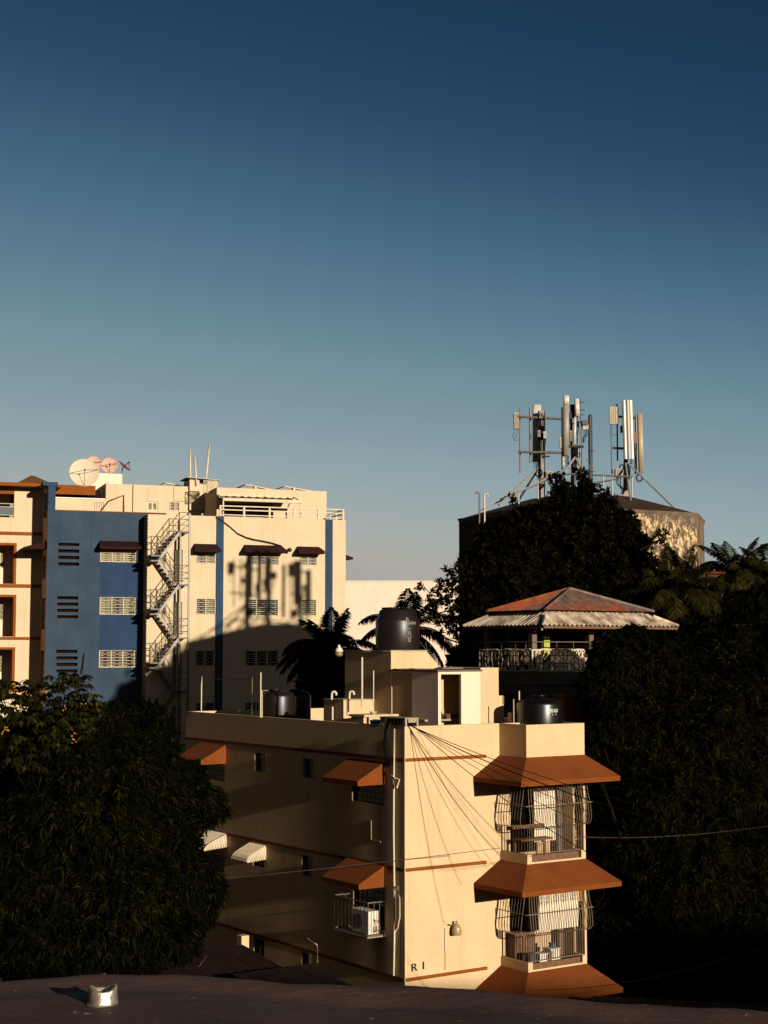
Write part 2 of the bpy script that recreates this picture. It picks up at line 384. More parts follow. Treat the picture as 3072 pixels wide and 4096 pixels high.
# bulging iron cages of the two visible balconies
def cage(zb, zr, zt, name='balcony_cage'):
    mb = MB(); e = .05
    prof = [(.0, zr), (.16, zr+.03), (.235, zr+.12), (.25, zr+.25), (.20, zr+.6), (.14, zr+.9), (.09, zt)]
    pts = []
    nf = 25; ns = 9; r = .0095
    for i in range(nf+1):
        s_ = BL+e+i*(BR-BL-2*e)/nf
        mb.tube([RF.P(s_, zb, BO-e), RF.P(s_, zr, BO-e)], r, 4)
        k = (i/nf-.5)*2*.10
        mb.tube([RF.P(s_+k*min(1, o*5), z, BO-e+o) for o, z in prof], r, 4)
    for i in range(ns+1):
        o_ = .04+i*(BO-e-.04)/ns
        mb.tube([RF.P(BL+e, zb, o_), RF.P(BL+e, zr, o_)], r, 4); mb.tube([RF.P(BL+e-o, z, o_) for o, z in prof], r, 4)
        mb.tube([RF.P(BR-e+o*.6, z, o_) for o, z in prof], r, 4)
    for o, z in ((0, zb+.01), (0, zr), (.235, zr+.62)):
        mb.tube([RF.P(BL+e-o, z, 0), RF.P(BL+e-o, z, BO-e+o), RF.P(BR-e+o*.6, z, BO-e+o), RF.P(BR-e+o*.6, z, 0)], .013, 4)
    for s_ in (BL+.35, BL+.62, BL+1.15, BL+1.5, BL+1.85):      # scroll ornaments
        for dx, dz, rr in ((-.035, .0, .035), (.035, 0, .035), (-.03, -.12, .028), (.03, -.12, .028), (0, .09, .03)):
            mb.tube([RF.P(s_+dx+rr*math.cos(t_), zr+1.0+dz+rr*math.sin(t_), BO-e+.14) for t_ in [j*math.pi/4 for j in range(8)]], .005, 4)
    return mb.build(name, M['cage'], house)
cage(ZT[1]+.25, -4.79, -3.45); cage(ZT[2]+.25, -7.66, -6.3)
def rnum(u0, v0, u1, v1, o):  return RF.rect((u0, v0, u1, v1), o)
# the letters on the wall
def text_pts(txt, size):
    cu = bpy.data.curves.new('lettering', 'FONT'); cu.body = txt; cu.size = size; cu.extrude = 0; cu.resolution_u = 3
    o = bpy.data.objects.new('lettering', cu); C.objects.link(o); bpy.context.view_layer.update()
    me = bpy.data.meshes.new_from_object(o.evaluated_get(bpy.context.evaluated_depsgraph_get()))
    vs = [v.co.copy() for v in me.vertices]; fs = [tuple(p.vertices) for p in me.polygons]
    bpy.data.objects.remove(o); bpy.data.meshes.remove(me); return vs, fs
def lettering(txt, fn, w, h, m, parent, name='lettering', bold=0):
    vs, fs = text_pts(txt, 1.0); x0 = min(v.x for v in vs); x1 = max(v.x for v in vs); y0 = min(v.y for v in vs); y1 = max(v.y for v in vs)
    mb = MB(); mb.add([fn((v.x-x0)/(x1-x0)*w, (v.y-y0)/(y1-y0)*h, .004) for v in vs], fs)
    if bold: mb.add([fn((v.x-x0)/(x1-x0)*w+bold, (v.y-y0)/(y1-y0)*h, .007) for v in vs], fs)
    return mb.build(name, m, parent)
a0, a1, z0, z1 = rnum(1645, 3856, 1689, 3882, 0)
lettering('R 1', lambda x, y, o: RF.P(a0+x, z0+y-.01+x*.04, o), .40, .20, M['stencil'], house, bold=.02)
# ---------------- things on and by the house
lamp = thing('wall_floodlight', 'old bell shaped floodlight on the lit peach wall above the R1 lettering', 'lamp', RF.P(*RF.px(1790, 3690), 0))
mb = MB(); c = RF.P(*RF.px(1812, 3716), .16)
mb.lathe((c.x, c.y, c.z), [(.02, .24), (.035, .235), (.035, .17), (.06, .15), (.115, .07), (.12, .05), (.135, -.06), (.12, -.13), (.10, -.135)], 20); mb.build('lamp_shade', M['tankb'] if 0 else plain('aged_yellow_shade', (.35, .24, .10), .4), lamp, True)
mb = MB(); p0 = RF.P(*RF.px(1790, 3697), 0); mb.tube([p0, RF.P(*RF.px(1790, 3697), .12), c+Vector((0, 0, .12))], .014, 6); mb.build('bracket', M['grey'], lamp)
mb = MB(); a, z = RF.px(1778, 3736); mb.tube([RF.P(a, z+.15, .012), RF.P(a-.01, z-.3, .012), RF.P(a+.01, z-.6, .012), RF.P(a, z-.95, .012)], .006, 4); mb.build('cable', M['black'], lamp)
# AC unit and its cage
cg = thing('air_conditioner_cage', 'barred steel cage holding the air conditioner on the shaded wall', 'cage', LF.P(acr[1], acr[2], 0))
mb = MB(); a0, a1, z0, z1 = acr[0]-.1, acr[1]-.02, acr[2]-.05, acr[3]-.25; O = .55
for a in [a0+i*(a1-a0)/9 for i in range(10)]: mb.tube([LF.P(a, z0, O), LF.P(a, z1+(.12 if a < a0+.7 else 0), O)], .010, 4)
for o in (.0, .18, .36): mb.tube([LF.P(a1, z0, o), LF.P(a1, z1, o)], .010, 4)
mb.build('bars', M['grey'], cg); mb = MB()
for z in (z0, z1):
    mb.tube([LF.P(a0, z, 0), LF.P(a0, z, O), LF.P(a1, z, O), LF.P(a1, z, 0)], .018, 4)
mb.build('frame', M['grey'], cg); mb = MB(); LF.box(mb, a0, a1+.02, z0-.05, z0-.02, .0, O+.03); mb.build('shelf', M['meter'], cg)
acu = thing('air_conditioner', 'white outdoor air conditioner unit standing inside the barred cage', 'air conditioner', LF.P(a1-.4, z0, .3))
mb = MB(); LF.box(mb, a1-.95, a1-.13, z0+.02, z0+.62, .13, .45); mb.build('casing', M['clutter_w'], acu)
mb = MB(); LF.box(mb, a1-.128, a1-.115, z0+.06, z0+.22, .2, .3); mb.build('valve_cover', M['antg'], acu)
mb = MB(); mb.lathe((0, 0, 0), [(.2, 0), (.2, .01)], 20); fn = MB(); q0 = LF.P(a1-.6, z0+.32, .455)
fn.v = []; fn.f = []
for rr in (.07, .13, .19): fn.tube([q0+Vector((0, 0, rr*math.sin(t_)))+Vector((*LF.d, 0))*rr*math.cos(t_) for t_ in [j*math.pi/8 for j in range(17)]], .008, 4)
fn.build('fan_grille', M['dgrey'], acu)
mb = MB(); mb.tube([LF.P(a1-.12, z0+.4, .3), LF.P(a1+.02, z0+.38, .25), LF.P(a1+.05, z0+.2, .2), LF.P(a1-.05, z0+.08, .25), LF.P(a1-.12, z0+.12, .3)], .018, 6); mb.build('hose', M['orange'], acu, True)
# pipes on the shaded wall
def wallpipe(name, label, pts, r, m, cat='pipe', grp=None, o=.05):
    ps = [LF.P(*LF.px(*rA(x, y), oo), oo) for x, y, oo in pts]
    mb = MB(); mb.tube(ps, r, 7); ob = mb.build(name, m, None, True, origin=ps[0]); return tag(ob, label, cat, grp)
wallpipe('drain_pipe', 'long white straight pipe running down the shaded wall beside the corner', [(1532, 375, .06), (1529, 700, .06), (1527, 1100, .06), (1531, 1420, .06), (1535, 1700, .06), (1528, 2100, .06)], .027, M['pvc'])
wallpipe('conduit', 'ribbed flexible conduit snaking beside the top of the white pipe', [(1497, 520, .05), (1508, 600, .06), (1502, 690, .06), (1530, 715, .1), (1568, 730, .06), (1550, 790, .08)], .018, M['pvc'], 'conduit')
wallpipe('conduit', 'pale flexible conduit hanging right of the white pipe low on the corner', [(1540, 1500, .05), (1560, 1475, .07), (1568, 1560, .07), (1570, 1690, .07), (1556, 1765, .06), (1535, 1795, .05)], .020, M['pvc'], 'conduit')
wallpipe('conduit', 'thin black wire running straight down the shaded wall by the corner', [(1582, 420, .02), (1580, 900, .02), (1578, 1500, .02), (1574, 2080, .02)], .007, M['black'], 'wire')
wallpipe('cable_bundle', 'thick bundle of black cables dropping down the shaded wall at the roof edge', [(1490, 330, .12), (1468, 400, .1), (1466, 500, .1), (1478, 580, .08), (1490, 640, .06)], .045, M['black'], 'cable bundle')
wallpipe('cable_bundle', 'loose black cable loop over the second shaded awning', [(1470, 600, .06), (1460, 660, .1), (1472, 720, .08), (1478, 760, .08)], .014, M['black'], 'cable bundle')
wallpipe('lamp_bracket', 'small lit steel bracket low on the shaded wall over a window', [(930, 1840, .05), (995, 1885, .35), (995, 2010, .35)], .014, M['pvc'], 'bracket')
# --- stair block and white roof room
zr = -2.8
stair = thing('stair_tower', 'tall peach stair block on the roof carrying the brown water tank', 'roof room', ab(3, 4.7, zr))
mb = MB(); pr_ = [(2.01, zr), (3.73, zr), (3.73, -.4), (3.3, 0), (2.01, 0)]
mb.add([ab(a, 3.51, z) for a, z in pr_]+[ab(a, 5.98, z) for a, z in pr_], [(0, 1, 2, 3, 4), (9, 8, 7, 6, 5), (1, 6, 7, 2), (2, 7, 8, 3), (3, 8, 9, 4), (4, 9, 5, 0)])
mb.build('wall', M['cream_a'], stair)
mb = MB(); abbox(mb, 1.98, 3.32, 3.48, 6.0, .003, .035); mb.build('coping', M['meter'], stair)
room = thing('white_roof_room', 'white painted roof room with an open doorway facing the sun', 'roof room', ab(2.8, 2.5, zr))
zt = -.57; RP = Pl((ab(0, 1.2, 0).x, ab(0, 1.2, 0).y), RD); RP.n = RF.n
LP = Pl((ab(2.01, 0, 0).x, ab(2.01, 0, 0).y), -LD); LP.n = LF.n
dw = RP.rect((1764, 2697, 1845, 2950)); dw = (dw[0], dw[1], zr, dw[3], .10)
mb = MB(); wallh(mb, RP, 2.01, 3.53, zr, zt, [dw]); mb.build('front_wall', M['white_a'], room)
dl = LP.rect((1567, 2690, 1648, 2950)); dl = (dl[0], dl[1], zr, dl[3], .06)
mb = MB(); wallh(mb, LP, -3.509, -1.2, zr, zt, [dl]); sw = mb.build('side_wall', plain('bounce_lit_white_paint', (1.25, .88, .74), .9, 0, .05), room)  # brighter white here stands in for bounced light on the shaded side
mb = MB(); abbox(mb, 2.02, 3.53, 2.05, 3.509, zr, zt-.002); mb.build('back_wall', M['cream_a'], room)
mb = MB(); abbox(mb, 3.45, 3.53, 1.3, 2.05, zr, zt-.002); mb.build('inner_wall', M['cream_a'], room)
mb = MB(); abbox(mb, 1.95, 3.56, 1.14, 3.505, zt+.002, zt+.045); mb.build('roof', M['conc'], room)
dr = MB(); LP.box(dr, dl[0], dl[1], zr, dl[3], -.09, -.058); door = dr.build('door', plain('dark_painted_door', (.045, .035, .035), .5), room)
dr = MB()
for s_ in (dl[0]+.02, (dl[0]+dl[1])/2, dl[1]-.02): LP.box(dr, s_-.012, s_+.012, zr, dl[3], -.057, -.035)
for z in (dl[3]-.55, dl[3]-1.1, dl[3]-.03): LP.box(dr, dl[0], dl[1], z-.015, z+.015, -.034, -.028)
dr.build('door_rail', M['dgrey'], door)
sh = MB(); abbox(sh, dw[0]-.2, dw[1]+.3, 1.7, 2.04, -1.98, -1.93); shf = tag(sh.build('shelf', M['meter'], None, origin=ab(2.6, 2, -1.95)), 'cement shelf inside the doorway of the white roof room', 'shelf')
jk = MB()
for i in range(9):
    p = ab(2.45+random.random()*.6, 1.75+random.random()*.15, -1.92+random.random()*.08); e = p+Vector((random.uniform(-.35, .35), random.uniform(-.1, .1), random.uniform(.0, .32)))
    jk.tube([p, e], .014, 5)
for i in range(4): abbox(jk, 2.7, 3.1+.02*i, 1.72, 1.98, -1.925+i*.035, -1.9+i*.035)
tag(jk.build('scrap_pile', M['wood'], None, origin=ab(2.7, 2, -1.9)), 'pile of brown scrap and rods on the shelf inside the white roof room', 'scrap')
side = thing('cream_roof_wall', 'peach wall block right of the white roof room with a lower step', 'wall', ab(4, 1.7, zr))
mb = MB(); abbox(mb, 3.532, 4.19, 1.2, 3.3, zr, -.47); mb.build('tall_wall', M['cream_a'], side)
mb = MB(); abbox(mb, 4.192, 4.42, 1.25, 3.2, zr, -1.28); abbox(mb, 4.05, 4.8, .45, .62, zr, -1.74); mb.build('low_wall', M['cream_a'], side)
# sheets and planks lying on the roof room
for i, (a, b, l, w_, lab) in enumerate(((2.3, 3.1, .9, .18, 'loose weathered plank on the left of the white roof room'), (2.7, 2.6, 1.2, .3, 'loose thin board lying across the white roof room'), (3.2, 2.2, .8, .35, 'flat sheet lying at the right end of the white roof room'))):
    mb = MB(); abbox(mb, a-l/2, a+l/2, b-w_/2, b+w_/2, zt+.05+i*.012, zt+.068+i*.012)
    tag(mb.build('plank', M['meter'] if i else M['wood'], None, origin=ab(a, b, zt+.05)), lab, 'plank', 'boards lying on the white roof room')
# --- water tanks
def tank(name, label, c, R, h, m, lids, shoulder=.14, ribs=True, neck=.55):
    t_ = thing(name, label, 'water tank', c)
    pr = [(R*.98, 0), (R, .02)]
    if ribs:
        for k in range(4): z = h*(.12+.17*k); pr += [(R, z), (R*.993, z+.01), (R*.993, z+.025), (R, z+.035)]
    pr += [(R, h-shoulder-.03), (R*.985, h-shoulder), (R*.93, h-shoulder+.05), (R*(.93+neck)/2, h-.05), (R*neck, h), (0.001, h+.01)]
    mb = MB(); mb.lathe(c, pr, 48); mb.build('body', m, t_, True)
    for (a, rr, hh, dx) in lids:
        mb = MB(); cc = (c[0]+dx, c[1]-.0, c[2]+h+a); mb.lathe(cc, [(rr, 0), (rr, hh), (rr*1.06, hh), (rr*1.06, hh+.03), (.001, hh+.045)], 24); mb.build('lid', m, t_, True)
    return t_
def cylfn(c, R, ang, z):     # writes on the tank: x along the circumference, ang measured from the viewer's direction to the right
    base = math.atan2(-c[1], -c[0])
    def f(x, y, o):
        a = base+ang+x/R; return Vector((c[0]+(R+o)*math.cos(a), c[1]+(R+o)*math.sin(a), c[2]+z+y))
    return f
tc = at(1591, 2606, 46.6); tc = (tc.x, tc.y, .036)
R1 = .675
tk = tank('water_tank', 'brown black water tank with faded white writing on top of the stair block', tc, R1, 1.24, M['tankb'], [(-.02, .26, .04, -.22), (-.03, .17, .05, .28)], .34, False, .72)
mw = plain('faded_white_print', (.42, .37, .31), .7)
lettering('EL', cylfn(tc, R1, .38, .885), .10, .085, mw, tk); lettering('VILLAGRAN', cylfn(tc, R1, .33, .77), .40, .085, mw, tk)
mb = MB(); f_ = cylfn(tc, R1, .42, .40)      # drawn emblem: a seated outline, bars and a ring
for pl_ in ([(.0, 0), (.05, .02), (.04, .12), (.09, .18), (.13, .12), (.12, .03), (.18, .0), (.1, -.03), (0, 0)], [(.02, .2), (.06, .26), (.1, .22), (.14, .26)], [(.06, .06), (.1, .06), (.1, .12), (.06, .12), (.06, .06)]):
    mb.tube([f_(x, y, .004) for x, y in pl_], .007, 4)
mb.tube([f_(.08+.045*math.cos(t_), -.1+.05*math.sin(t_), .004) for t_ in [j*math.pi/6 for j in range(13)]], .010, 4)
mb.build('emblem', mw, tk)
tc2 = at(2160, 2890, 43.55); tc2 = (tc2.x, tc2.y, zr); R2 = .657
tk2 = tank('water_tank', 'glossy black water tank with bright white brand lettering at the right parapet', tc2, R2, 1.49, M['tank'], [(-.01, .20, .05, .0)], .16, False, .36)
def f2(x, y, o): return cylfn(tc2, R2, .20, 1.12)(x, y, o)
lettering('H', cylfn(tc2, R2, .33, 1.075), .072, .125, M['letter'], tk2, bold=.006); lettering('ERCULES', cylfn(tc2, R2, .33+.082/R2, 1.098), .255, .095, M['letter'], tk2, bold=.004)
for a_ in (.36, .56, .73): 
    lettering('1', cylfn(tc2, R2, a_, 1.02), .014, .04, M['letter'], tk2)
tc3 = at(1114, 2840, 49.25); tc3 = (tc3.x, tc3.y, zr)
tank('water_tank', 'dull brown water tank behind the long left parapet, nearer of two', tc3, .53, 1.50, M['tankb'], [(-.0, .17, .06, -.12)], .12, False, .8)
tc4 = at(1182, 2840, 50.2); tc4 = (tc4.x, tc4.y, zr)
tank('water_tank', 'dark water tank mostly hidden behind the dull brown tank', tc4, .5, 1.48, M['tank'], [(-.0, .22, .05, -.0)], .12, False, .8)
# --- cistern box, goosenecks, wash table
bx = thing('cistern_box', 'low peach masonry box on the roof with two goosenecks on top', 'cistern', ab(1.4, 4.9, zr))
mb = MB(); abbox(mb, .91, 2.0, 4.37, 5.46, zr, -1.44); mb.build('wall', M['cream_a'], bx)
mb = MB(); abbox(mb, .89, 2.0, 4.35, 5.48, -1.438, -1.41); mb.build('top_slab', M['meter'], bx)
for u, lab in ((1327, 'left white gooseneck vent pipe on the masonry box'), (1398, 'right white gooseneck vent pipe on the masonry box')):
    b = at(u, 2800, 45.2 if u < 1350 else 45.6); p = [Vector((b.x, b.y, z)) for z in (-1.42, -1.33, -1.27)]
    rr = .065; cx = Vector((b.x+rr, b.y, -1.25)); 
    p += [cx+Vector((-rr*math.cos(t_), 0, rr*math.sin(t_))) for t_ in [j*math.pi/7 for j in range(1, 7)]]+[cx+Vector((rr, 0, 0)), cx+Vector((rr, 0, -.04))]
    mb = MB(); mb.tube(p, .034, 10); tag(mb.build('vent_pipe', M['pvc'], None, True, origin=p[0]), lab, 'vent pipe', 'gooseneck vents on the masonry box')
tb = thing('wash_table', 'cream concrete wash table with a basin near the roof edge', 'table', ab(.9, 3.1, zr))
mb = MB(); abbox(mb, .55, 1.75, 2.75, 3.55, -1.86, -1.80); mb.build('top', M['cream_a'], tb)
mb = MB(); abbox(mb, .75, 1.25, 2.8, 3.4, -2.1, -1.861); mb.build('basin', M['cream_a'], tb)
for a in (.65, 1.6):
    mb = MB(); abbox(mb, a-.05, a+.05, 2.85, 3.5, zr, -1.861 if a > 1.3 else -1.862); mb.build('leg', M['cream_a'], tb)
b = ab(1.1, 3.1, -1.80); mb = MB(); mb.lathe(b, [(.07, 0), (.11, .07), (.12, .075), (.10, .06), (.001, .02)], 20); tag(mb.build('bowl', M['clutter_w'], None, True, origin=b), 'small white bowl on the concrete wash table', 'bowl')
mb = MB(); c = ab(.35, 1.9, -2.02)
for i in range(14):
    a = random.random()*6.28; p = c+Vector((.13*math.cos(a), .10*math.sin(a), 0)); mb.tube([p, p+Vector((random.uniform(-.05, .05), 0, .09)), c+Vector((random.uniform(-.05, .05), 0, .12))], [.05, .045, .02], 6)
tag(mb.build('cloth', M['teal'], None, True, origin=c), 'crumpled teal cloth on the parapet near the corner', 'cloth')
# concrete bracket box at the corner where the cables meet
mt = thing('cable_box', 'cement louvred box on the parapet corner where the cables meet', 'box', ab(.1, .4, -2))
mb = MB(); abbox(mb, -.02, .42, -.05, 1.15, -1.80, -1.77); abbox(mb, .36, .42, -.05, 1.15, -1.998, -1.801); abbox(mb, .10, .36, -.03, .04, -1.9, -1.801); abbox(mb, -.01, .04, 1.0, 1.14, -1.998, -1.801); abbox(mb, -.01, .05, -.04, .06, -1.998, -1.801); mb.build('frame', M['meter'], mt)
mb = MB()
for k in range(5): abbox(mb, 0, .05, .18+k*.16, .2+k*.16, -1.998, -1.801)
mb.build('slats', M['antg'], mt); mb = MB(); abbox(mb, .1, .3, .1, 1.0, -1.998, -1.83); mb.build('core', M['dark'], mt)
# poles standing on the roof
def pole(u, v0, v1, Y, r, lab, m=None, name='roof_pole', grp=None):
    a = at(u, v1, Y); b = at(u, v0, Y); mb = MB(); mb.tube([a, Vector((a.x, a.y, b.z))], r, 6)
    return tag(mb.build(name, m or M['pvc'], None, origin=a), lab, 'pole', grp)
pole(805, 2704, 2845, 50.4, .022, 'left clothes line post at the far roof corner', grp='clothes line posts'); pole(1006, 2711, 2865, 47.4, .022, 'right clothes line post standing on the long parapet', grp='clothes line posts')
p0 = at(805, 2704, 50.4); p1 = at(1006, 2711, 47.4); mb = MB(); mb.tube([p0.lerp(p1, t_)-Vector((0, 0, .09*4*t_*(1-t_))) for t_ in [i/8 for i in range(9)]], .012, 4)
tag(mb.build('clothes_line', M['wire'], None, origin=p0), 'slack clothes line between the two roof posts', 'clothes line')
pole(1042, 2690, 2870, 46.9, .022, 'tall thin white pole left of the brown roof tank')
a = at(1048, 2870, 46.9); b = at(1048, 2762, 46.9); c = at(1069, 2762, 47.6); mb = MB(); mb.tube([a, b, c], .016, 6); tag(mb.build('water_pipe', M['pvc'], None, origin=a), 'bent white water pipe reaching the dull brown roof tank', 'pipe')
pole(1448, 2629, 2830, 44.6, .03, 'thick white pole leaning on the shaded side of the stair block')
pole(1494, 2682, 2830, 44.0, .018, 'thin white pipe at the left edge of the roof room wall')
pole(1330, 2827, 2880, 45.4, .03, 'short white pipe in front of the masonry box')
pole(2077, 2764, 2800, 43.9, .02, 'short white pipe stub behind the glossy black tank')
pole(2055, 2797, 2900, 43.2, .02, 'grey upright strip left of the glossy black tank', M['meter'])
fl = thing('hanging_floodlight', 'white hooded floodlight hanging left of the stair block', 'lamp', at(1356, 2600, 46.0))
c = at(1356, 2602, 46.0); mb = MB(); mb.lathe((c.x, c.y, c.z), [(.03, .17), (.04, .16), (.04, .1), (.09, .06), (.125, -.01), (.12, -.04)], 20); mb.build('hood', M['clutter_w'], fl, True)
mb = MB(); mb.lathe((c.x, c.y, c.z), [(.12, -.041), (.11, -.13), (.09, -.17), (.001, -.18)], 20); mb.build('lens', plain('amber_lens', (.30, .16, .05), .3), fl, True)
mb = MB(); e = ab(2.01, 5.9, -.05); mb.tube([c+Vector((0, 0, .1)), Vector((e.x, e.y, c.z+.1))], .014, 6); mb.build('arm', M['grey'], fl)
# balcony contents
bn = thing('wooden_bench', 'brown wooden bench behind the bars of the upper balcony', 'bench', RF.P(4.0, -5.69, .4))
mb = MB(); RF.box(mb, 3.45, 4.6, -5.2, -5.15, .3, .65); mb.build('seat', M['wood'], bn)
mb = MB(); RF.box(mb, 3.45, 4.6, -4.9, -4.8, .25, .29); mb.build('backrest', M['wood'], bn)
for s_ in (3.5, 4.55): mb = MB(); RF.box(mb, s_-.03, s_+.03, -5.68, -5.201, .3, .36); mb.build('leg', M['wood'], bn)
items = [('storage_box', 'white storage box at the middle of the lower balcony clutter', M['clutter_w'], (3.78, 4.05, -8.5, -8.22, .75, 1.0)),
         ('storage_box', 'pale plastic crate on the right of the lower balcony clutter', M['clutter_w'], (4.25, 4.6, -8.5, -8.15, .6, .9)),
         ('storage_box', 'brown carton between the white boxes on the lower balcony', M['wood'], (4.07, 4.22, -8.5, -8.2, .8, 1.0)),
         ('storage_box', 'small blue tub on top of the pale crate of the lower balcony', M['clutter_b'], (4.4, 4.52, -8.149, -8.03, .65, .8)),
         ('cabinet', 'brown wooden cabinet standing behind the lower balcony clutter', M['wood'], (3.42, 4.12, -8.54, -7.72, .15, .4)),
         ('storage_box', 'dark basket at the left of the lower balcony clutter', M['dgrey'], (3.48, 3.7, -8.5, -8.2, .7, .95))]
for nm, lab, m, (s0, s1, z0, z1, o0, o1) in items:
    mb = MB(); RF.box(mb, s0, s1, z0, z1, o0, o1); RF.box(mb, s0-.015, s1+.015, z1+.001, z1+.03, o0-.015, o1+.015)
    tag(mb.build(nm, m, None, origin=RF.P(s0, z0, o0)), lab, 'cabinet' if nm == 'cabinet' else 'box', None if nm == 'cabinet' else 'boxes on the lower balcony')
mb = MB()
for i in range(24):
    s0 = 3.78+i*.06; k = .006*(i % 2); mb.quad(RF.P(s0, -7.60, .98+k), RF.P(s0+.06, -7.58, .986-k), RF.P(s0+.06, -6.3, .986-k), RF.P(s0, -6.3, .98+k))
bl = mb.build('window_blind', M['white_a'], None, origin=RF.P(4, -6.3, .98)); tag(bl, 'cream cloth blind hanging inside the lower balcony cage', 'blind')
mb = MB()
for i in range(20):
    s0 = 4.25+i*.05; k = .008*math.sin(i*1.4); k2 = .008*math.sin((i+1)*1.4); mb.quad(RF.P(s0, -5.3, .25+k), RF.P(s0+.05, -5.3, .25+k2), RF.P(s0+.05, -3.25, .25+k2), RF.P(s0, -3.25, .25+k))
tag(mb.build('curtain', M['white_a'], None, origin=RF.P(4.5, -3.25, .25)), 'long pleated cream curtain inside the upper balcony', 'curtain')
mb = MB(); RF.box(mb, BL+.2, BR-.2, ZT[1]+.052, ZT[1]+.22, BO-.10, BO-.06); RF.box(mb, BL+.2, BR-.2, ZT[2]+.052, ZT[2]+.2, BO-.10, BO-.06); mb.build('kick_board', M['wood'], house)
# --- overhead cables fanning out from the corner
def cable(p0, p1, sag, r, lab, m=None, n=14, grp='black cables fanning out from the roof corner', name='cable'):
    mb = MB(); mb.tube([p0.lerp(p1, t_)-Vector((0, 0, sag*4*t_*(1-t_))) for t_ in [i/n for i in range(n+1)]], r, 5)
    return tag(mb.build(name, m or M['black'], None, origin=p0), lab, 'cable', grp)
c0 = ab(.12, -.12, -1.98)
cs = [((2345, 3158), 38.2, .25, .014, 'thickest black cable of the fan, reaching the right end of the top awning'),
      ((2330, 3130), 38.6, .18, .010, 'uppermost thin black cable of the fan from the roof corner'),
      ((2352, 3200), 37.8, .30, .008, 'black cable just under the thickest one of the fan'),
      ((2300, 3225), 37.2, .35, .008, 'black cable crossing the middle of the top awning'),
      ((2320, 3330), 36.5, .40, .010, 'thick lower black cable passing the left tip of the top awning'),
      ((2060, 3450), 38.0, .30, .003, 'hair thin cable slanting down across the lit wall, upper one'),
      ((1990, 3480), 38.4, .25, .003, 'hair thin cable slanting down across the lit wall, lower one')]
for i, ((u, v), Y, sag, r, lab) in enumerate(cs):
    e = at(u, v, Y); s_ = c0+Vector((.02*i, -.01*i, -.01*(i % 3))); far_ = s_.lerp(e, 1.0 if i > 4 else 1.55) 
    if i > 4: far_ = RF.P(*RF.px(u, v), .02)
    cable(s_, far_, sag, r, lab)
w0 = LF.P(-9.3, -6.35, 1.6); w1 = at(3200, 3232, 33.5)
cable(at(560, 3545, 43.5), at(2000, 3392, 40.0), .05, .008, 'long pale wire crossing in front of both faces of the peach house', M['wire'], 20, 'single service wires', 'service_wire')
cable(at(2334, 3348, 42.3), at(3900, 3140, 27.0), .30, .011, 'pale wire running from the upper balcony to the right edge of the picture', M['pvc'], 20, 'single service wires', 'service_wire')
cable(at(2150, 3960, 38.5), at(3900, 3420, 26.0), .55, .008, 'dim wire sagging low over the dark garden on the right', M['wire'], 20, 'single service wires', 'service_wire')
# ================================================================ big block behind, blue and cream
PB = Pl((-2.06, 82.0), (.943, .333))
def r1(x, y): return x/1.84375, 1700+y/1.84375
def r2(x, y): return 700+x/1.84375, 1700+y/1.84375
def r5(x, y): return 750+x/2.476, 1750+y/2.476
def r6(x, y): return x/2.765, 1850+y/2.765
def r7(x, y): return 560+x/2.212, 1950+y/2.212
def RR(f, R): return (*f(R[0], R[1]), *f(R[2], R[3]))
blk = thing('apartment_building', 'large cream apartment building with a blue wall and a fire escape', 'building', PB.P(-12, G, -5))
PU = PB.off(-1.1)        # blue wall
PW = PB.off(-3.3)        # left wing
PP = PB.off(-2.5); PQ = PB.off(-5.7)   # roof storeys
ztop = PB.px(1000, 2069)[1]
sL = PB.px(589, 2300)[0]
def window(pl, R, bays=2, parent=blk, bars=8, lit=None, depth=.14, grille=True, fr=.05, nm='window'):
    a0, a1, z0, z1 = R; m = MB(); O0, O1 = -depth+.03, -depth+.07
    pl.box(m, a0, a1, z1-fr, z1, O0, O1); pl.box(m, a0, a1, z0, z0+fr, O0, O1)
    for k in range(bays+1):
        c = a0+fr/2+(a1-a0-fr)*k/bays; pl.box(m, c-fr/2, c+fr/2, z0+fr, z1-fr, O0+.002, O1-.002)
    w = m.build(nm, M['white'], parent)
    g = MB(); g.quad(pl.P(a0, z0, -depth), pl.P(a1, z0, -depth), pl.P(a1, z1, -depth), pl.P(a0, z1, -depth)); g.build('pane', M['glass'], w)
    for k in (lit or []):
        g = MB(); c0 = a0+(a1-a0)*k/bays; c1 = a0+(a1-a0)*(k+1)/bays
        g.quad(pl.P(c0+.06, z0+.05, -depth+.004), pl.P(c1-.06, z0+.05, -depth+.004), pl.P(c1-.06, z1-.05, -depth+.004), pl.P(c0+.06, z1-.05, -depth+.004)); g.build('curtain', M['curtain'], w)
    if grille:
        g = MB(); h = z1-z0
        for i in range(bars+1):
            z = z0+.02+(h-.04)*i/bars
            if 0 < i < bars and i % 2: # the broken middle bars of the pattern
                for k in range(bays):
                    b0 = a0+(a1-a0)*k/bays; bw = (a1-a0)/bays; pl.box(g, b0, b0+bw*.36, z-.009, z+.009, .0, .02); pl.box(g, b0+bw*.64, b0+bw, z-.009, z+.009, .0, .02)
            else: pl.box(g, a0, a1, z-.011, z+.011, .0, .022)
        for k in range(bays+1):
            c = a0+.02+(a1-a0-.04)*k/bays; pl.box(g, c-.015, c+.015, z0, z1, .023, .04)
        g.build('grille', M['white'], w)
    return w
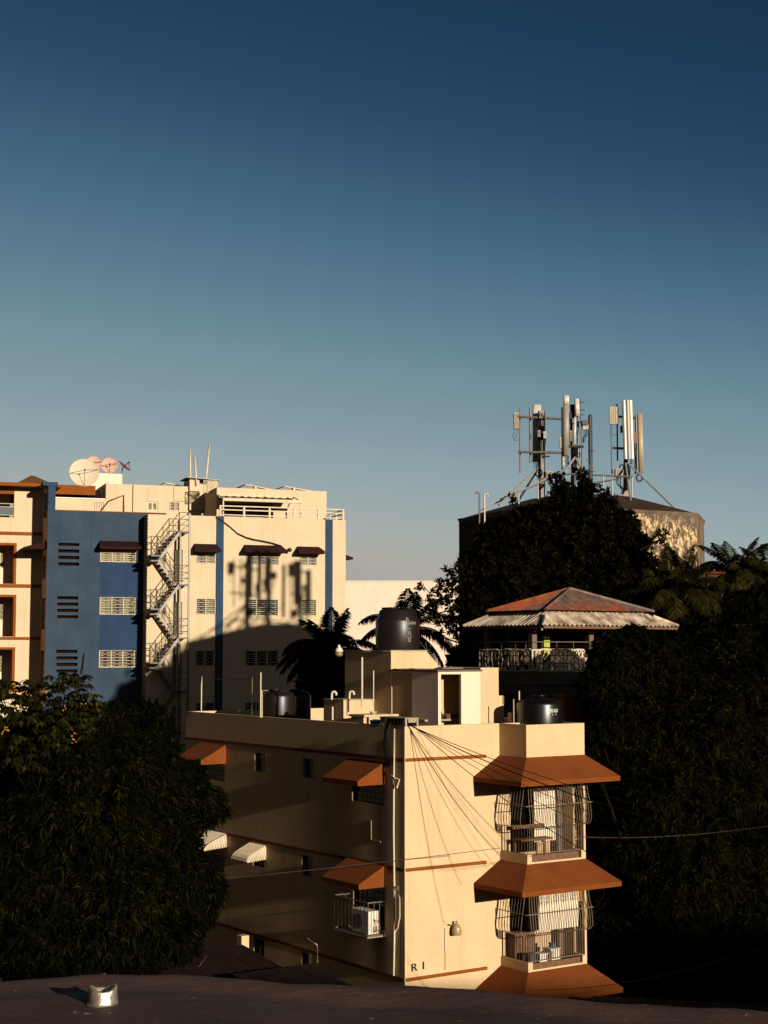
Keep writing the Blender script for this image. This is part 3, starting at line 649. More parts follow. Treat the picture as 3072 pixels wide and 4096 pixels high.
# --- main cream wall
WB = [(r2, (158, 940, 300, 1022), 2, [1]), (r2, (155, 1280, 298, 1398), 2, [1]), (r2, (150, 1662, 292, 1780), 2, None), (r2, (147, 2045, 292, 2165), 2, None),
      (r2, (523, 950, 768, 1031), 3, None), (r2, (517, 1285, 763, 1408), 3, None), (r2, (515, 1662, 765, 1781), 3, None), (r2, (512, 2042, 762, 2160), 3, None),
      (r2, (915, 952, 1047, 1036), 2, [0]), (r2, (910, 1287, 1044, 1408), 2, [0, 1]), (r2, (906, 1665, 1040, 1785), 2, None),
      (r1, (1143, 893, 1232, 1012), 2, [0]), (r1, (1140, 1288, 1230, 1398), 2, None), (r1, (1132, 1668, 1222, 1782), 2, None), (r1, (1128, 2060, 1218, 2170), 2, None)]
DB = [(r1, (1273, 918, 1352, 1160)), (r1, (1270, 1302, 1347, 1550)), (r1, (1265, 1684, 1343, 1932)), (r1, (1262, 2070, 1340, 2310))]
hb = [PB.rect(RR(f, R)) for f, R, *_ in WB]; hd = [PB.rect(RR(f, R)) for f, R in DB]
mb = MB(); wallh(mb, PB, sL, 0, G, ztop, hb+hd, .14)
# left return (faces left, in shade), right return, top coping
mb.quad(PB.P(0, G), PB.P(0, G, -12), PB.P(0, ztop, -12), PB.P(0, ztop)); mb.quad(PB.P(sL, ztop), PB.P(0, ztop), PB.P(0, ztop, -.2), PB.P(sL, ztop, -.2))
mb.quad(PB.P(sL, ztop, -.2), PB.P(0, ztop, -.2), PB.P(0, ztop-1, -.2), PB.P(sL, ztop-1, -.2)); mb.quad(PB.P(sL, ztop-.9, -.2), PB.P(0, ztop-.9, -.2), PB.P(0, ztop-.9, -12), PB.P(sL, ztop-.9, -12))
mb.quad(PB.P(sL, G, -1.1), PB.P(sL, G), PB.P(sL, ztop), PB.P(sL, ztop, -1.1))
mb.build('front_wall', M['cream_b'], blk)
for r, (f, R, b, l) in zip(hb, WB): window(PB, r, b, lit=l)
for r in hd:
    w = window(PB, r, 2, bars=14, lit=[0, 1], nm='door')
# blue pilasters
mb = MB()
for (x0, x1) in ((300, 354), (1108, 1160)):
    mb = MB(); a0, _ = PB.px(r2(x0, 0)[0], 2400); a1, _ = PB.px(r2(x1, 0)[0], 2400); PB.box(mb, a0, a1, G, ztop+.003, .003, .05); mb.build('pilaster', M['blue'], blk)
# horizontal louvres on the left return of the cream block
mb = MB(); z = G+3
PS = Pl((PB.P(sL, 0, -1.1).x, PB.P(sL, 0, -1.1).y), PB.n); PS.n = -PB.d      # faces left
while z < ztop-.1:
    PS.box(mb, .04, 1.125, z, z+.045, .0, .035); z += .17
mb.build('louvre', M['grey'], blk)
# maroon awnings of the top windows
def aw(pl, f, top, bot, yt, yb, o=.75, side='maroon'):
    (x0, x1) = top; a0, zt = pl.px(*f(x0, yt)); a1, _ = pl.px(*f(x1, yt)); zb = pl.px(*f((x0+x1)/2, yb), o)[1]
    wedge(pl, a0, a1, zt, zb, o, .14, 'awning', M['maroon'], blk, .10)
aw(PB, r2, (140, 303), 0, 875, 935); aw(PB, r2, (510, 785), 0, 883, 940); aw(PB, r2, (900, 1062), 0, 895, 948)
# awning of the hidden right side
sd = Pl((PB.P(0, 0).x, PB.P(0, 0).y), -PB.n); sd.n = PB.d
wedge(sd, 1.0, 3.0, sd.P(0, PB.px(1382, 2206)[1]).z, PB.px(1382, 2232)[1], .75, .1, 'awning', M['maroon'], blk)
# --- blue wall
b0 = PU.px(187, 2300)[0]; b1 = PU.px(572, 2300)[0]+1.2
bz = PU.px(400, 2048)[1]
WU = [(r1, (738, 926, 1002, 1012), 3, [0, 1, 2]), (r1, (735, 1270, 998, 1399), 3, [0, 2]), (r1, (730, 1662, 993, 1789), 3, None), (r1, (726, 2056, 990, 2180), 3, None)]
SL = [[(430+dx, y0, 585+dx, y1)] for dx, ys in ((0, ((870, 892), (917, 942), (965, 990), (1013, 1038))), (-8, ((1263, 1286), (1310, 1333), (1356, 1380), (1403, 1426))), (-14, ((1658, 1682), (1706, 1730), (1754, 1778), (1802, 1826)))) for y0, y1 in ys]
hu = [PU.rect(RR(f, R)) for f, R, *_ in WU]; hs = [PU.rect(RR(r1, R[0])) for R in SL]
mb = MB(); wallh(mb, PU, b0, b1, G, bz, hu+[(*h, .3) for h in hs], .14)
mb.quad(PU.P(b0, G, -2.9), PU.P(b0, G), PU.P(b0, bz), PU.P(b0, bz, -2.9)) if 0 else None
mb.build('blue_wall', M['blue_f'], blk)
for r, (f, R, b, l) in zip(hu, WU): window(PU, r, b, lit=l, bars=10)
mb = MB()
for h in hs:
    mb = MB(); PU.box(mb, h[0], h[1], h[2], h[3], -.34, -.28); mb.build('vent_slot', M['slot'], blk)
aw(PU, r1, (735, 1010), 0, 853, 915)
# fresher blue paint panel between the windows (a repainted patch)
a0, a1, z0, z1 = PU.rect(RR(r1, (735, 1020, 1000, 1262))); mb = MB(); PU.box(mb, a0, b1-.02, z0, z1, .002, .006)
a0, a1, z0, z1 = PU.rect(RR(r1, (735, 1405, 1000, 1655))); PU.box(mb, a0, b1-.02, z0, z1, .002, .006); mb.build('repainted_patch', M['blue2'], blk)
# coping of the blue wall, fin with its T head
mb = MB(); PU.box(mb, PU.px(222, 2047)[0], b1-.02, bz+.002, bz+.05, -.25, .03); mb.build('coping', M['brown'], blk)
mb = MB(); f1 = PU.px(222, 2000)[0]; tz = PU.px(205, 1943)[1]; PU.box(mb, b0, f1, bz+.002, tz, -.9, -.001)
t0 = PU.px(171, 1935)[0]; t1 = PU.px(232, 1935)[0]; tz2 = PU.px(205, 1928)[1]; PU.box(mb, t0, t1, tz+.002, tz2, -.9, .02); mb.build('fin', M['blue'], blk)
# crack and thin dark drain on the blue wall
mb = MB(); mb.tube([PU.P(*PU.px(*r1(620, 1685), .03), .03), PU.P(*PU.px(*r1(608, 1780), .03), .03), PU.P(*PU.px(*r1(593, 1840), .03), .03)], [.03, .045, .03], 5)
mb.tube([PU.P(*PU.px(*r1(614, 1780), .02), .02), PU.P(*PU.px(*r1(612, 2090), .02), .02)], .012, 5); mb.build('drain_pipe', M['slot'], blk)
# --- side of the blue block facing left: balconies in shade
PT = Pl((PU.P(b0, 0, -2.2).x, PU.P(b0, 0, -2.2).y), PB.n); PT.n = -PB.d       # s from 0 (back) to 2.2 (front)
zz = lambda y: PU.px(180, 1700+y/1.84375)[1]
hl = [(.3, 1.7, zz(1125), zz(950)), (.3, 1.7, zz(1505), zz(1272)), (.3, 1.7, zz(1900), zz(1665)), (.3, 1.7, zz(670), zz(480), .2)]
mb = MB(); wallh(mb, PT, 0, 2.2, G, bz+1.2, hl, 1.0); mb.build('side_wall', stucco('shade_side_paint', (.55, .33, .2), .2, .1), blk)
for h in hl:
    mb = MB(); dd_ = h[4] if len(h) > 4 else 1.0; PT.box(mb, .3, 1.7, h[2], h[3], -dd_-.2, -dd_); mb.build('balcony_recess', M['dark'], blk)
mb = MB()
for h in hl: 
    for dz in (.35, .7): mb.tube([PT.P(.3, h[2]+dz, -.05), PT.P(1.7, h[2]+dz, -.05)], .03, 6)
mb.build('rail', M['grey'], blk)
_, zt_ = PT.px(174, 1700+848/1.84375); wedge(PT, .1, 1.9, zz(850), zz(912), 1.15, .08, 'awning', M['maroon'], blk, .1)
# --- left wing
w1 = (Vector((PT.O.x, PT.O.y))-PW.O).dot(PW.d); w0 = PW.px(-260, 2300)[0]
wt = PW.px(60, 1700+462/1.84375)[1]
niche = [PW.rect(RR(r1, R)) for R in ((-260, 883, 100, 1169), (-260, 1267, 97, 1560), (-260, 1656, 88, 1960))]
logg = PW.rect(RR(r1, (-200, 482, 105, 678)))
mb = MB(); wallh(mb, PW, w0, w1, G, wt, [(*n, .02) for n in niche]+[(*logg, .3)]); mb.build('wing_wall', M['cream_b'], blk)
for n in niche:       # brown framed deep niches with a cream wall and a window inside
    mb = MB(); P = PW.P; D = 1.5; a0, a1, z0, z1 = n
    mb.quad(P(a1, z0, -.021), P(a1, z1, -.021), P(a1, z1, -D), P(a1, z0, -D)); mb.quad(P(a0, z1, -.021), P(a0, z1, -D), P(a1, z1, -D), P(a1, z1, -.021))
    mb.quad(P(a0, z0, -.021), P(a1, z0, -.021), P(a1, z0, -D), P(a0, z0, -D))
    PW.box(mb, a0, a1+.14, z1, z1+.12, .003, .03); PW.box(mb, a1+.002, a1+.14, z0, z1, .003, .03)
    mb.build('niche', M['brown'], blk)
    Pn = PW.off(-D); wr = PW.rect(RR(r1, (-40, 900, 40, 1018)), -D); h = z1-z0; wr = (wr[0], wr[1], z0+h*.42, z1-h*.05)
    mb = MB(); wallh(mb, Pn, a0, a1, z0, z1, [wr], .1); mb.build('niche_wall', M['cream_w'], blk)
    window(Pn, wr, 2, lit=[1], depth=.1, grille=(n is not niche[0]), fr=.08)
a0, a1, z0, z1 = logg
mb = MB(); Pn = PW.off(-2.2); wallh(mb, Pn, a0, a1, z0, z1+.3, [(Pn.px(*r1(48, 600))[0], Pn.px(*r1(100, 600))[0], z0, z0+(z1-z0)*.6)], .1); mb.build('loggia_wall', M['cream_w'], blk)
mb = MB(); PW.box(mb, a0, a1, z0, z1, -3.2, -2.4); PW.box(mb, a0, a1-.002, z1-.16, z1, -.4, -.01); mb.build('loggia_beam', M['brown'], blk)
mb = MB()
for k in range(5): PW.box(mb, a1-.1-k*1.1, a1-.06-k*1.1, z0, z0+.72, -.10, -.06)
for dz in (.12, .55, .72): PW.box(mb, a0, a1, z0+dz-.02, z0+dz+.02, -.06, -.03)
rl = mb.build('loggia_railing', M['grey'], blk); mb = MB(); PW.box(mb, a0, a1, z0+.14, z0+.53, -.055, -.05); mb.build('rail_glass', plain('rail_glass', (.10, .12, .11), .1), rl)
mb = MB()
for y0, y1, xe in ((785, 808, 295), (1172, 1197, 287), (1563, 1583, 278), (1950, 1972, 272)):
    mb = MB(); a0, _, z0, z1 = PW.rect(RR(r1, (-300, y0, xe, y1))); PW.box(mb, w0, w1-.01, z0, z1, .004, .07); mb.build('band', M['brown'], blk)
mb = MB(); P = PW.P; ez = PW.px(50, 1700+436/1.84375)[1]; PW.box(mb, w0, w1+.6, wt+.002, ez, -9, .9); mb.build('eave', M['brown'], blk)
# tiled hip roof over the wing
ap = PW.px(*r1(245, 368), -3.5); mb = MB(); s_ = ap[0]; zt_ = ap[1]; e0 = PW.px(*r1(85, 430), -1)[0]; e1 = PW.px(*r1(450, 445), -1)[0]
q_ = [P(e0, ez+.003, -.9), P(e1, ez+.003, -.9), P(e1, ez+.003, -7), P(e0, ez+.003, -7), P(s_-.1, zt_, -3.9), P(s_+.1, zt_, -3.9)]
mb.add(q_, [(0, 1, 5, 4), (1, 2, 5), (2, 3, 4, 5), (3, 0, 4)]); mb.build('hip_roof', M['tile'], blk)
# --- roof storey left (set back)
q0 = PQ.px(222, 2000)[0]; q1 = PQ.px(806, 2000)[0]; qa = PQ.px(r1(784, 0)[0], 2000)[0]
zq0 = PQ.px(*r1(785, 430))[1]; zq1 = PQ.px(r1(1400, 0)[0], 1700+456/1.84375)[1]; zr_ = ztop-1.2; zq = (zq0+zq1)/2
wq = [PQ.rect(RR(r1, (1085, 565, 1165, 635))), PQ.rect(RR(r1, (1250, 568, 1325, 632))), PQ.rect(RR(r1, (688, 568, 768, 626)))]
porch = PQ.rect(RR(r1, (405, 452, 776, 545)))
mb = MB(); wallh(mb, PQ, q0-1.5, q1, zr_, zq, [*wq, (porch[0]-1.5, porch[1], porch[2], zq+.5, 0.0)], .12)
mb.quad(PQ.P(qa, zq), PQ.P(q1, zq), PQ.P(q1, zq, -6), PQ.P(qa, zq, -6)); mb.quad(PQ.P(porch[1], porch[2], -3), PQ.P(porch[1], porch[2]), PQ.P(porch[1], zq), PQ.P(porch[1], zq, -3))
mb.build('roof_storey', M['cream_b'], blk)
window(PQ, wq[0], 2, grille=False, lit=[0, 1], depth=.12, fr=.09); window(PQ, wq[1], 2, bars=6, lit=[0], depth=.12)
mb = MB(); a0, a1, z0, z1 = wq[2]
PQ.box(mb, a0, a1, z0, z1, -.12, -.08); lv = mb.build('louvre_panel', M['antg'], blk); mb = MB()
for k in range(7): PQ.box(mb, a0+k*(a1-a0)/6-.02, a0+k*(a1-a0)/6+.02, z0, z1, -.07, -.01)
mb.build('slat', M['cream_w'], lv)
mb = MB(); PQ.box(mb, q0-1.5, porch[1]-.0, porch[2]-.002, zq-.1, -3.2, -3.0); PQ.box(mb, q0-1.5, porch[1]-.002, zq-.22, zq-.02, -2.6, .2) if 0 else None
PQ.box(mb, porch[0]-1.5, porch[1]-.35, porch[2]+.35, zq-.02, -2.99, -1.2); mb.build('porch', M['brown'], blk)
mb = MB(); PQ.box(mb, porch[0]-1.5, porch[1]-.002, porch[2]+.002, porch[2]+.06, -.1, .05); mb.tube([PQ.P(porch[1]+.05, porch[2]+.03, .06), PQ.P(porch[1]+.05, zq, .06), PQ.P(porch[1]+.15, zq+.03, .0)], .04, 6); mb.build('gutter', M['pvc'], blk)
mb = MB(); x = PQ.px(*r1(985, 600))[0]; PQ.box(mb, x-.05, x+.05, zr_, zq, .003, .12); mb.build('downpipe', M['cream_a'], blk)
mb = MB(); mb.tube([PQ.P(*PQ.px(*r1(735, 645), .05), .05), PQ.P(*PQ.px(*r1(800, 562), .05), .05), PQ.P(*PQ.px(*r1(912, 518), .05), .05), PQ.P(*PQ.px(*r1(912, 652), .05), .05)], .045, 6); mb.build('brown_pipe', M['brown2'], blk)
mb = MB(); mb.tube([PQ.P(*PQ.px(*r1(1283, 458), .03), .03), PQ.P(*PQ.px(*r1(1283, 558), .03), .03), PQ.P(*PQ.px(*r1(1395, 565), .03), .03)], .025, 6); mb.build('pipe', M['cream_a'], blk)
# block with dishes
PD = PQ.off(-2.0); a0, a1, z0, z1 = PD.rect(RR(r1, (660, 357, 902, 462))); mb = MB(); PD.box(mb, a0, a1, zr_+1, z1, -3, 0); mb.build('lift_house', M['cream_w'], blk)
# --- roof storey right, with left return in shade
p0 = PP.px(867, 2000)[0]; p1 = PP.px(1306, 2000)[0]; zp = PP.px(1100, 1958)[1]
op = PP.rect(RR(r5, (330, 640, 850, 800)))
mb = MB(); wallh(mb, PP, p0, p1, zr_, zp, [(op[0], op[1], zr_+.3, op[3])], 1.2)
mb.quad(PP.P(p0, zr_, -3.2), PP.P(p0, zr_), PP.P(p0, zp), PP.P(p0, zp, -3.2)); mb.quad(PP.P(p0, zp), PP.P(p1, zp), PP.P(p1, zp, -8), PP.P(p0, zp, -8)); mb.quad(PP.P(p1, zr_), PP.P(p1, zr_, -8), PP.P(p1, zp, -8), PP.P(p1, zp)); mb.build('roof_storey', M['cream_b'], blk)
mb = MB(); PP.box(mb, op[0], op[1], zr_, op[3], -1.4, -1.2); mb.build('glass_door', M['glass'], blk)
mb = MB()
for k in range(2): PP.box(mb, op[0]+.3+k*1.5, op[0]+1.5+k*1.5, zr_+.35, zr_+1.3, -1.19, -1.15)
mb.build('curtain', M['curtain'], blk)
# terrace railing
mb = MB(); rz = ztop; o_ = -.12; ra = PB.px(r5(330, 0)[0], 2040)[0]
for k in range(6):
    x = PB.px(r5((330, 565, 818, 1062, 1303, 1548)[k], 0)[0], 2050)[0]; PB.box(mb, x-.05, x+.05, rz, rz+.60, o_-.05, o_+.05)
for dz, h in ((.54, .06), (.34, .06), (.08, .05)): PB.box(mb, ra, -.12, rz+dz, rz+dz+h, o_-.03, o_+.03)
for dz, h in ((.54, .06), (.34, .06), (.08, .05)):
    q1_ = PB.P(-.12, rz+dz, o_-.031); q2_ = PB.P(-.12, rz+dz, -2.5); mb.tube([q1_, q2_], .035, 4)
PB.box(mb, -.17, -.07, rz, rz+.58, -2.5, -2.4); PB.box(mb, -.17, -.07, rz, rz+.58, -1.4, -1.3); mb.build('terrace_railing', M['white'], blk)
# pergola with wavy canvas in front of the roof storey
pg = thing('pergola', 'white pergola with a wavy brown canvas on the roof terrace', 'pergola', PP.P((p0+p1)/2, zr_, .9))
pa = PP.px(*r5(322, 600), .9); pb = PP.px(*r5(1098, 600), .9); pz = PP.px(*r5(700, 622), 1.6)[1]
mb = MB(); PP.box(mb, pa[0], pb[0], pz-.08, pz+.08, 1.45, 1.6); PP.box(mb, pa[0], pb[0], pz+.32, pz+.42, .02, .12); mb.build('beam', M['white'], pg)
for a_ in (pa[0], pb[0]-.08):
    mb = MB(); PP.box(mb, a_, a_+.07, zr_, pz-.081, 1.47, 1.54); mb.build('post', M['white'], pg)
    mb = MB(); mb.tube([PP.P(a_+.04, pz, 1.5), PP.P(a_+.04, pz+.40, .1)], .035, 4); mb.build('rafter', M['white'], pg)
mb = MB(); n = 48
for i in range(n):
    f0 = i/n; f1_ = (i+1)/n; sg = lambda f: -.13*abs(math.sin(f*math.pi*9))
    A_ = pa[0]+.1; L_ = pb[0]-pa[0]-.5
    mb.quad(PP.P(A_+L_*f0, pz+.08+sg(f0), 1.4), PP.P(A_+L_*f1_, pz+.08+sg(f1_), 1.4), PP.P(A_+L_*f1_, pz+.38+sg(f1_), .15), PP.P(A_+L_*f0, pz+.38+sg(f0), .15))
mb.build('canvas', M['wood'], pg, True)
# solar panels on the right roof storey: tilted, seen nearly edge on
def solar(x0, xt, x1, y0, yt, y1, lab, f=r5):
    a = PP.px(*f(xt, yt), -1.0); b = PP.px(*f(x1, y1), -1.0); zb = zp+.03; mb = MB(); P = PP.P
    t_ = thing('solar_panel', lab, 'solar panel', P(a[0], zb, -1.5), 'tilted solar panels on the roof')
    pl_ = [(a[0], a[1], -.8), (b[0], b[1]+.02, -.8), (b[0], b[1]+.02, -3.0), (a[0], a[1], -3.0)]
    mb.hexa([P(s, z-.05, o) for s, z, o in pl_]+[P(s, z, o) for s, z, o in pl_]); mb.build('panel', M['white'], t_)
    c = PP.px(*f(x0, y0), -1.0)
    mb = MB(); mb.add([P(a[0], a[1]-.06, -.85), P(c[0], zb, -.85), P(a[0]+1.3, zb, -.85), P(a[0], a[1]-.06, -2.9), P(c[0], zb, -2.9), P(a[0]+1.3, zb, -2.9)], [(0, 1, 2), (5, 4, 3), (0, 3, 4, 1)]); mb.build('support', M['dgrey'], t_)
    mb = MB(); PP.box(mb, a[0]+.5, a[0]+.62, zb, zb+.2, -.8, -.7); mb.build('bracket', M['white'], t_)
solar(485, 565, 835, 495, 463, 520, 'left tilted solar panel on the right roof storey'); solar(850, 948, 1230, 517, 482, 535, 'right tilted solar panel on the right roof storey')
solar(630-1386+0, 0, 0, 0, 0, 0, '', r5) if 0 else None
a = PQ.px(*r1(1150, 448), -1); b = PQ.px(*r1(1215, 422), -1); c = PQ.px(*r1(1400, 458), -1)
t_ = thing('solar_panel', 'tilted solar panel on the set back left roof storey', 'solar panel', PQ.P(b[0], zq, -1.5), 'tilted solar panels on the roof'); P = PQ.P
mb = MB(); mb.hexa([P(b[0], b[1]-.05, -1), P(c[0], c[1]-.05, -1), P(c[0], c[1]-.05, -3), P(b[0], b[1]-.05, -3), P(b[0], b[1], -1), P(c[0], c[1], -1), P(c[0], c[1], -3), P(b[0], b[1], -3)]); mb.build('panel', M['white'], t_)
mb = MB(); mb.add([P(b[0], b[1]-.06, -1.05), P(a[0], zq+.003, -1.05), P(b[0]+1.2, zq+.003, -1.05), P(b[0], b[1]-.06, -2.9), P(a[0], zq+.003, -2.9), P(b[0]+1.2, zq+.003, -2.9)], [(0, 1, 2), (5, 4, 3), (0, 3, 4, 1)]); mb.build('support', M['dgrey'], t_)
# chimney-like block, slab and three poles
PC = PP.off(-3.0); a0, a1, z0, z1 = PC.rect(RR(r5, (22, 418, 285, 500)))
cb = thing('roof_shelter', 'small roof shelter of cream blocks under a thin metal slab', 'roof shelter', PC.P(a0, zp, -.5))
mb = MB(); PC.box(mb, a0, a0+.55, zp-1, z1-.02, -1.6, 0); PC.box(mb, a0+.8, a0+1.1, zp-1, z1-.02, -1.6, 0) if 0 else None; PC.box(mb, a0+.56, a0+1.25, zp-1, z1-.25, -1.6, -.1); PC.box(mb, a1-.5, a1, zp-1, z1-.08, -1.6, 0); PC.box(mb, a0, a1, zp-1, z1-.42, -1.7, -.2); mb.build('wall', M['cream_b'], cb)
s0, zs0 = PC.px(*r5(0, 388), .3); s1, zs1 = PC.px(*r5(322, 418), .3); mb = MB(); P = PC.P
mb.hexa([P(s0, zs0-.04, .3), P(s1, zs1-.04, .3), P(s1, zs1-.04, -1.8), P(s0, zs0-.04, -1.8), P(s0, zs0, .3), P(s1, zs1, .3), P(s1, zs1, -1.8), P(s0, zs0, -1.8)]); mb.build('slab', M['grey'], cb)
for (x0, y0, x1_, y1_), lab in zip(((25, 120, 28, 410), (70, 185, 92, 475), (217, 70, 185, 412)), ('left upright white pole above the roof shelter', 'short leaning white pole above the roof shelter', 'tallest leaning white pole above the roof shelter')):
    a = PC.P(*PC.px(*r5(x1_, y1_), .1), .1); b = PC.P(*PC.px(*r5(x0, y0), .1), .1); mb = MB(); mb.tube([a, b], .055, 8); tag(mb.build('roof_pole', M['white'], None, True, origin=a), lab, 'pole', 'white poles above the roof shelter')
# lattice screen and dark wedge roof in the nook
mb = MB(); a0, a1, z0, z1 = PC.rect(RR(r5, (160, 430, 295, 545)), 2.0)
for k in range(-4, 11):
    x = a0+(a1-a0)*k/8; mb.tube([PC.P(min(max(x, a0), a1), z0+(0 if x >= a0 else (a0-x)*.8), 2.0), PC.P(min(a1, x+.9), min(z1, z0+.9), 2.0)], .012, 4) if x < a1 and x > a0-.8 else None
    mb.tube([PC.P(max(min(x+.9, a1), a0), z0, 2.0), PC.P(max(a0, min(x, a1)), min(z1, z0+.9), 2.0)], .012, 4)
for z in (z0, z1): mb.tube([PC.P(a0, z, 2.0), PC.P(a1, z, 2.0)], .025, 4)
for x in (a0, a1): mb.tube([PC.P(x, z0, 2.0), PC.P(x, z1, 2.0)], .025, 4)
tag(mb.build('lattice_screen', M['white'], None, origin=PC.P(a0, z0, 2)), 'diamond lattice screen in the nook left of the pergola', 'lattice')
# satellite dishes
def dish(f, x, y, R, m, lab, yaw, pitch, depth_o, pl=PD, ped=.4, scale=1.84375):
    c = pl.P(*pl.px(*f(x, y), depth_o), depth_o); r = R/scale*c.y/6125
    t_ = thing('satellite_dish', lab, 'satellite dish', (c.x, c.y, c.z-r-.1), 'satellite dishes on the roof')
    d = Vector((math.sin(yaw)*math.cos(pitch), -math.cos(yaw)*math.cos(pitch), math.sin(pitch))); u = d.cross(Vector((0, 0, 1))).normalized(); v = u.cross(d)
    vs = [c-d*r*.22]; fs = []; n = 32
    for j in range(1, 7):
        q_ = j/6
        for k in range(n): a_ = 2*math.pi*k/n; vs.append(c+(u*math.cos(a_)+v*math.sin(a_))*r*q_-d*r*.22*(1-q_*q_))
    for k in range(n): fs.append((0, 1+k, 1+(k+1) % n))
    for j in range(5):
        for k in range(n): fs.append((1+j*n+k, 1+(j+1)*n+k, 1+(j+1)*n+(k+1) % n, 1+j*n+(k+1) % n))
    mb = MB(); mb.add(vs, fs); mb.build('reflector', m, t_, True)
    mb = MB(); mb.tube([c+(u*math.cos(2*math.pi*k/n)+v*math.sin(2*math.pi*k/n))*r for k in range(n+1)], .02, 4); mb.build('rim', m, t_)
    mb = MB(); fp = c+d*r*.75+v*(-.1*r)
    for a_ in (2.9, -.1, 4.7): mb.tube([c+(u*math.cos(a_)+v*math.sin(a_))*r*.98, fp], .014, 4)
    mb.tube([fp-d*.05, fp+d*.06], .05, 6); mb.build('feed_arm', M['dgrey'], t_)
    mb = MB(); mb.tube([c-d*r*.25, c-d*(r*.25+.12), Vector(c-d*(r*.25+.12))-Vector((0, 0, r+ped))], .035, 6); mb.build('mast', M['grey'], t_)
dish(r1, 620, 350, 108, M['dish'], 'biggest cream satellite dish, left of the others', .25, .25, .6, ped=.5)
dish(r1, 692, 283, 56, M['dishp'], 'half hidden pink satellite dish behind the big one', .3, .2, -.6, ped=.3)
dish(r1, 806, 297, 60, M['dishp'], 'pink satellite dish standing on the cream block', .25, .2, -.5, ped=.15)
dish(r1, 920, 303, 52, M['dishr'], 'dark red satellite dish seen edge on at the right of the row', 1.45, .85, -.4, ped=.3)
# cable and small lamp on the facade
mb = MB(); pts = [r2(300, 680), r2(345, 705), r2(400, 745), r2(460, 798), r2(520, 826), r2(580, 843), r2(640, 853), r2(710, 868), r2(785, 890)]
mb.tube([PB.P(*PB.px(*p, .05), .05) for p in pts], .022, 5); mb.tube([PB.P(*PB.px(p[0]+3, p[1]+5, .04), .04) for p in pts], .016, 5)
tag(mb.build('facade_cable', M['tankb'], None, origin=PB.P(*PB.px(*pts[0], .05), .05)), 'brown double cable sagging across the cream facade to the middle awning', 'cable')
wl = thing('wall_lamp', 'small dark lamp on an arm right of the middle maroon awning', 'lamp', PB.P(*PB.px(*r2(820, 925)), .1))
mb = MB(); mb.tube([PB.P(*PB.px(*r2(815, 925)), .02), PB.P(*PB.px(*r2(838, 915)), .3)], .025, 5); mb.build('arm', M['tankb'], wl)
c = PB.P(*PB.px(*r2(845, 920), .35), .35); mb = MB(); mb.lathe(c, [(.05, .1), (.12, .05), (.10, -.09), (.03, -.12)], 12); mb.build('lamp_head', M['tankb'], wl, True)
# --- fire escape
fe = thing('fire_escape', 'grey steel zigzag fire escape stair on the cream wall', 'fire escape', PB.P(*[PB.px(680, 2300)[0]], G, .7))
def fx(x, y, o): return PB.P(*PB.px(*r7(x, y), o), o)
post_s = PB.px(*r7(433, 900), 1.2)[0]; mb = MB(); PB.box(mb, post_s-.05, post_s+.05, G, PB.px(*r7(433, 232), 1.2)[1], 1.15, 1.25); mb.build('post', M['grey'], fe)
mb = MB(); ms = PB.px(*r7(355, 900), .6)[0]; PB.box(mb, ms-.05, ms+.05, G, PB.px(*r7(355, 430), .6)[1], .55, .65); mb.build('post', M['grey'], fe)
per = (PB.px(*r7(380, 390), .6)[1]-PB.px(*r7(380, 1325), .6)[1])/2
zl0 = PB.px(*r7(380, 392), .6)[1]; zm0 = PB.px(*r7(115, 603), .6)[1]
sr0 = PB.px(*r7(325, 600), .6)[0]; sr1 = post_s+.05; sl0 = PB.px(*r7(80, 600), .6)[0]; sl1 = PB.px(*r7(165, 600), .6)[0]
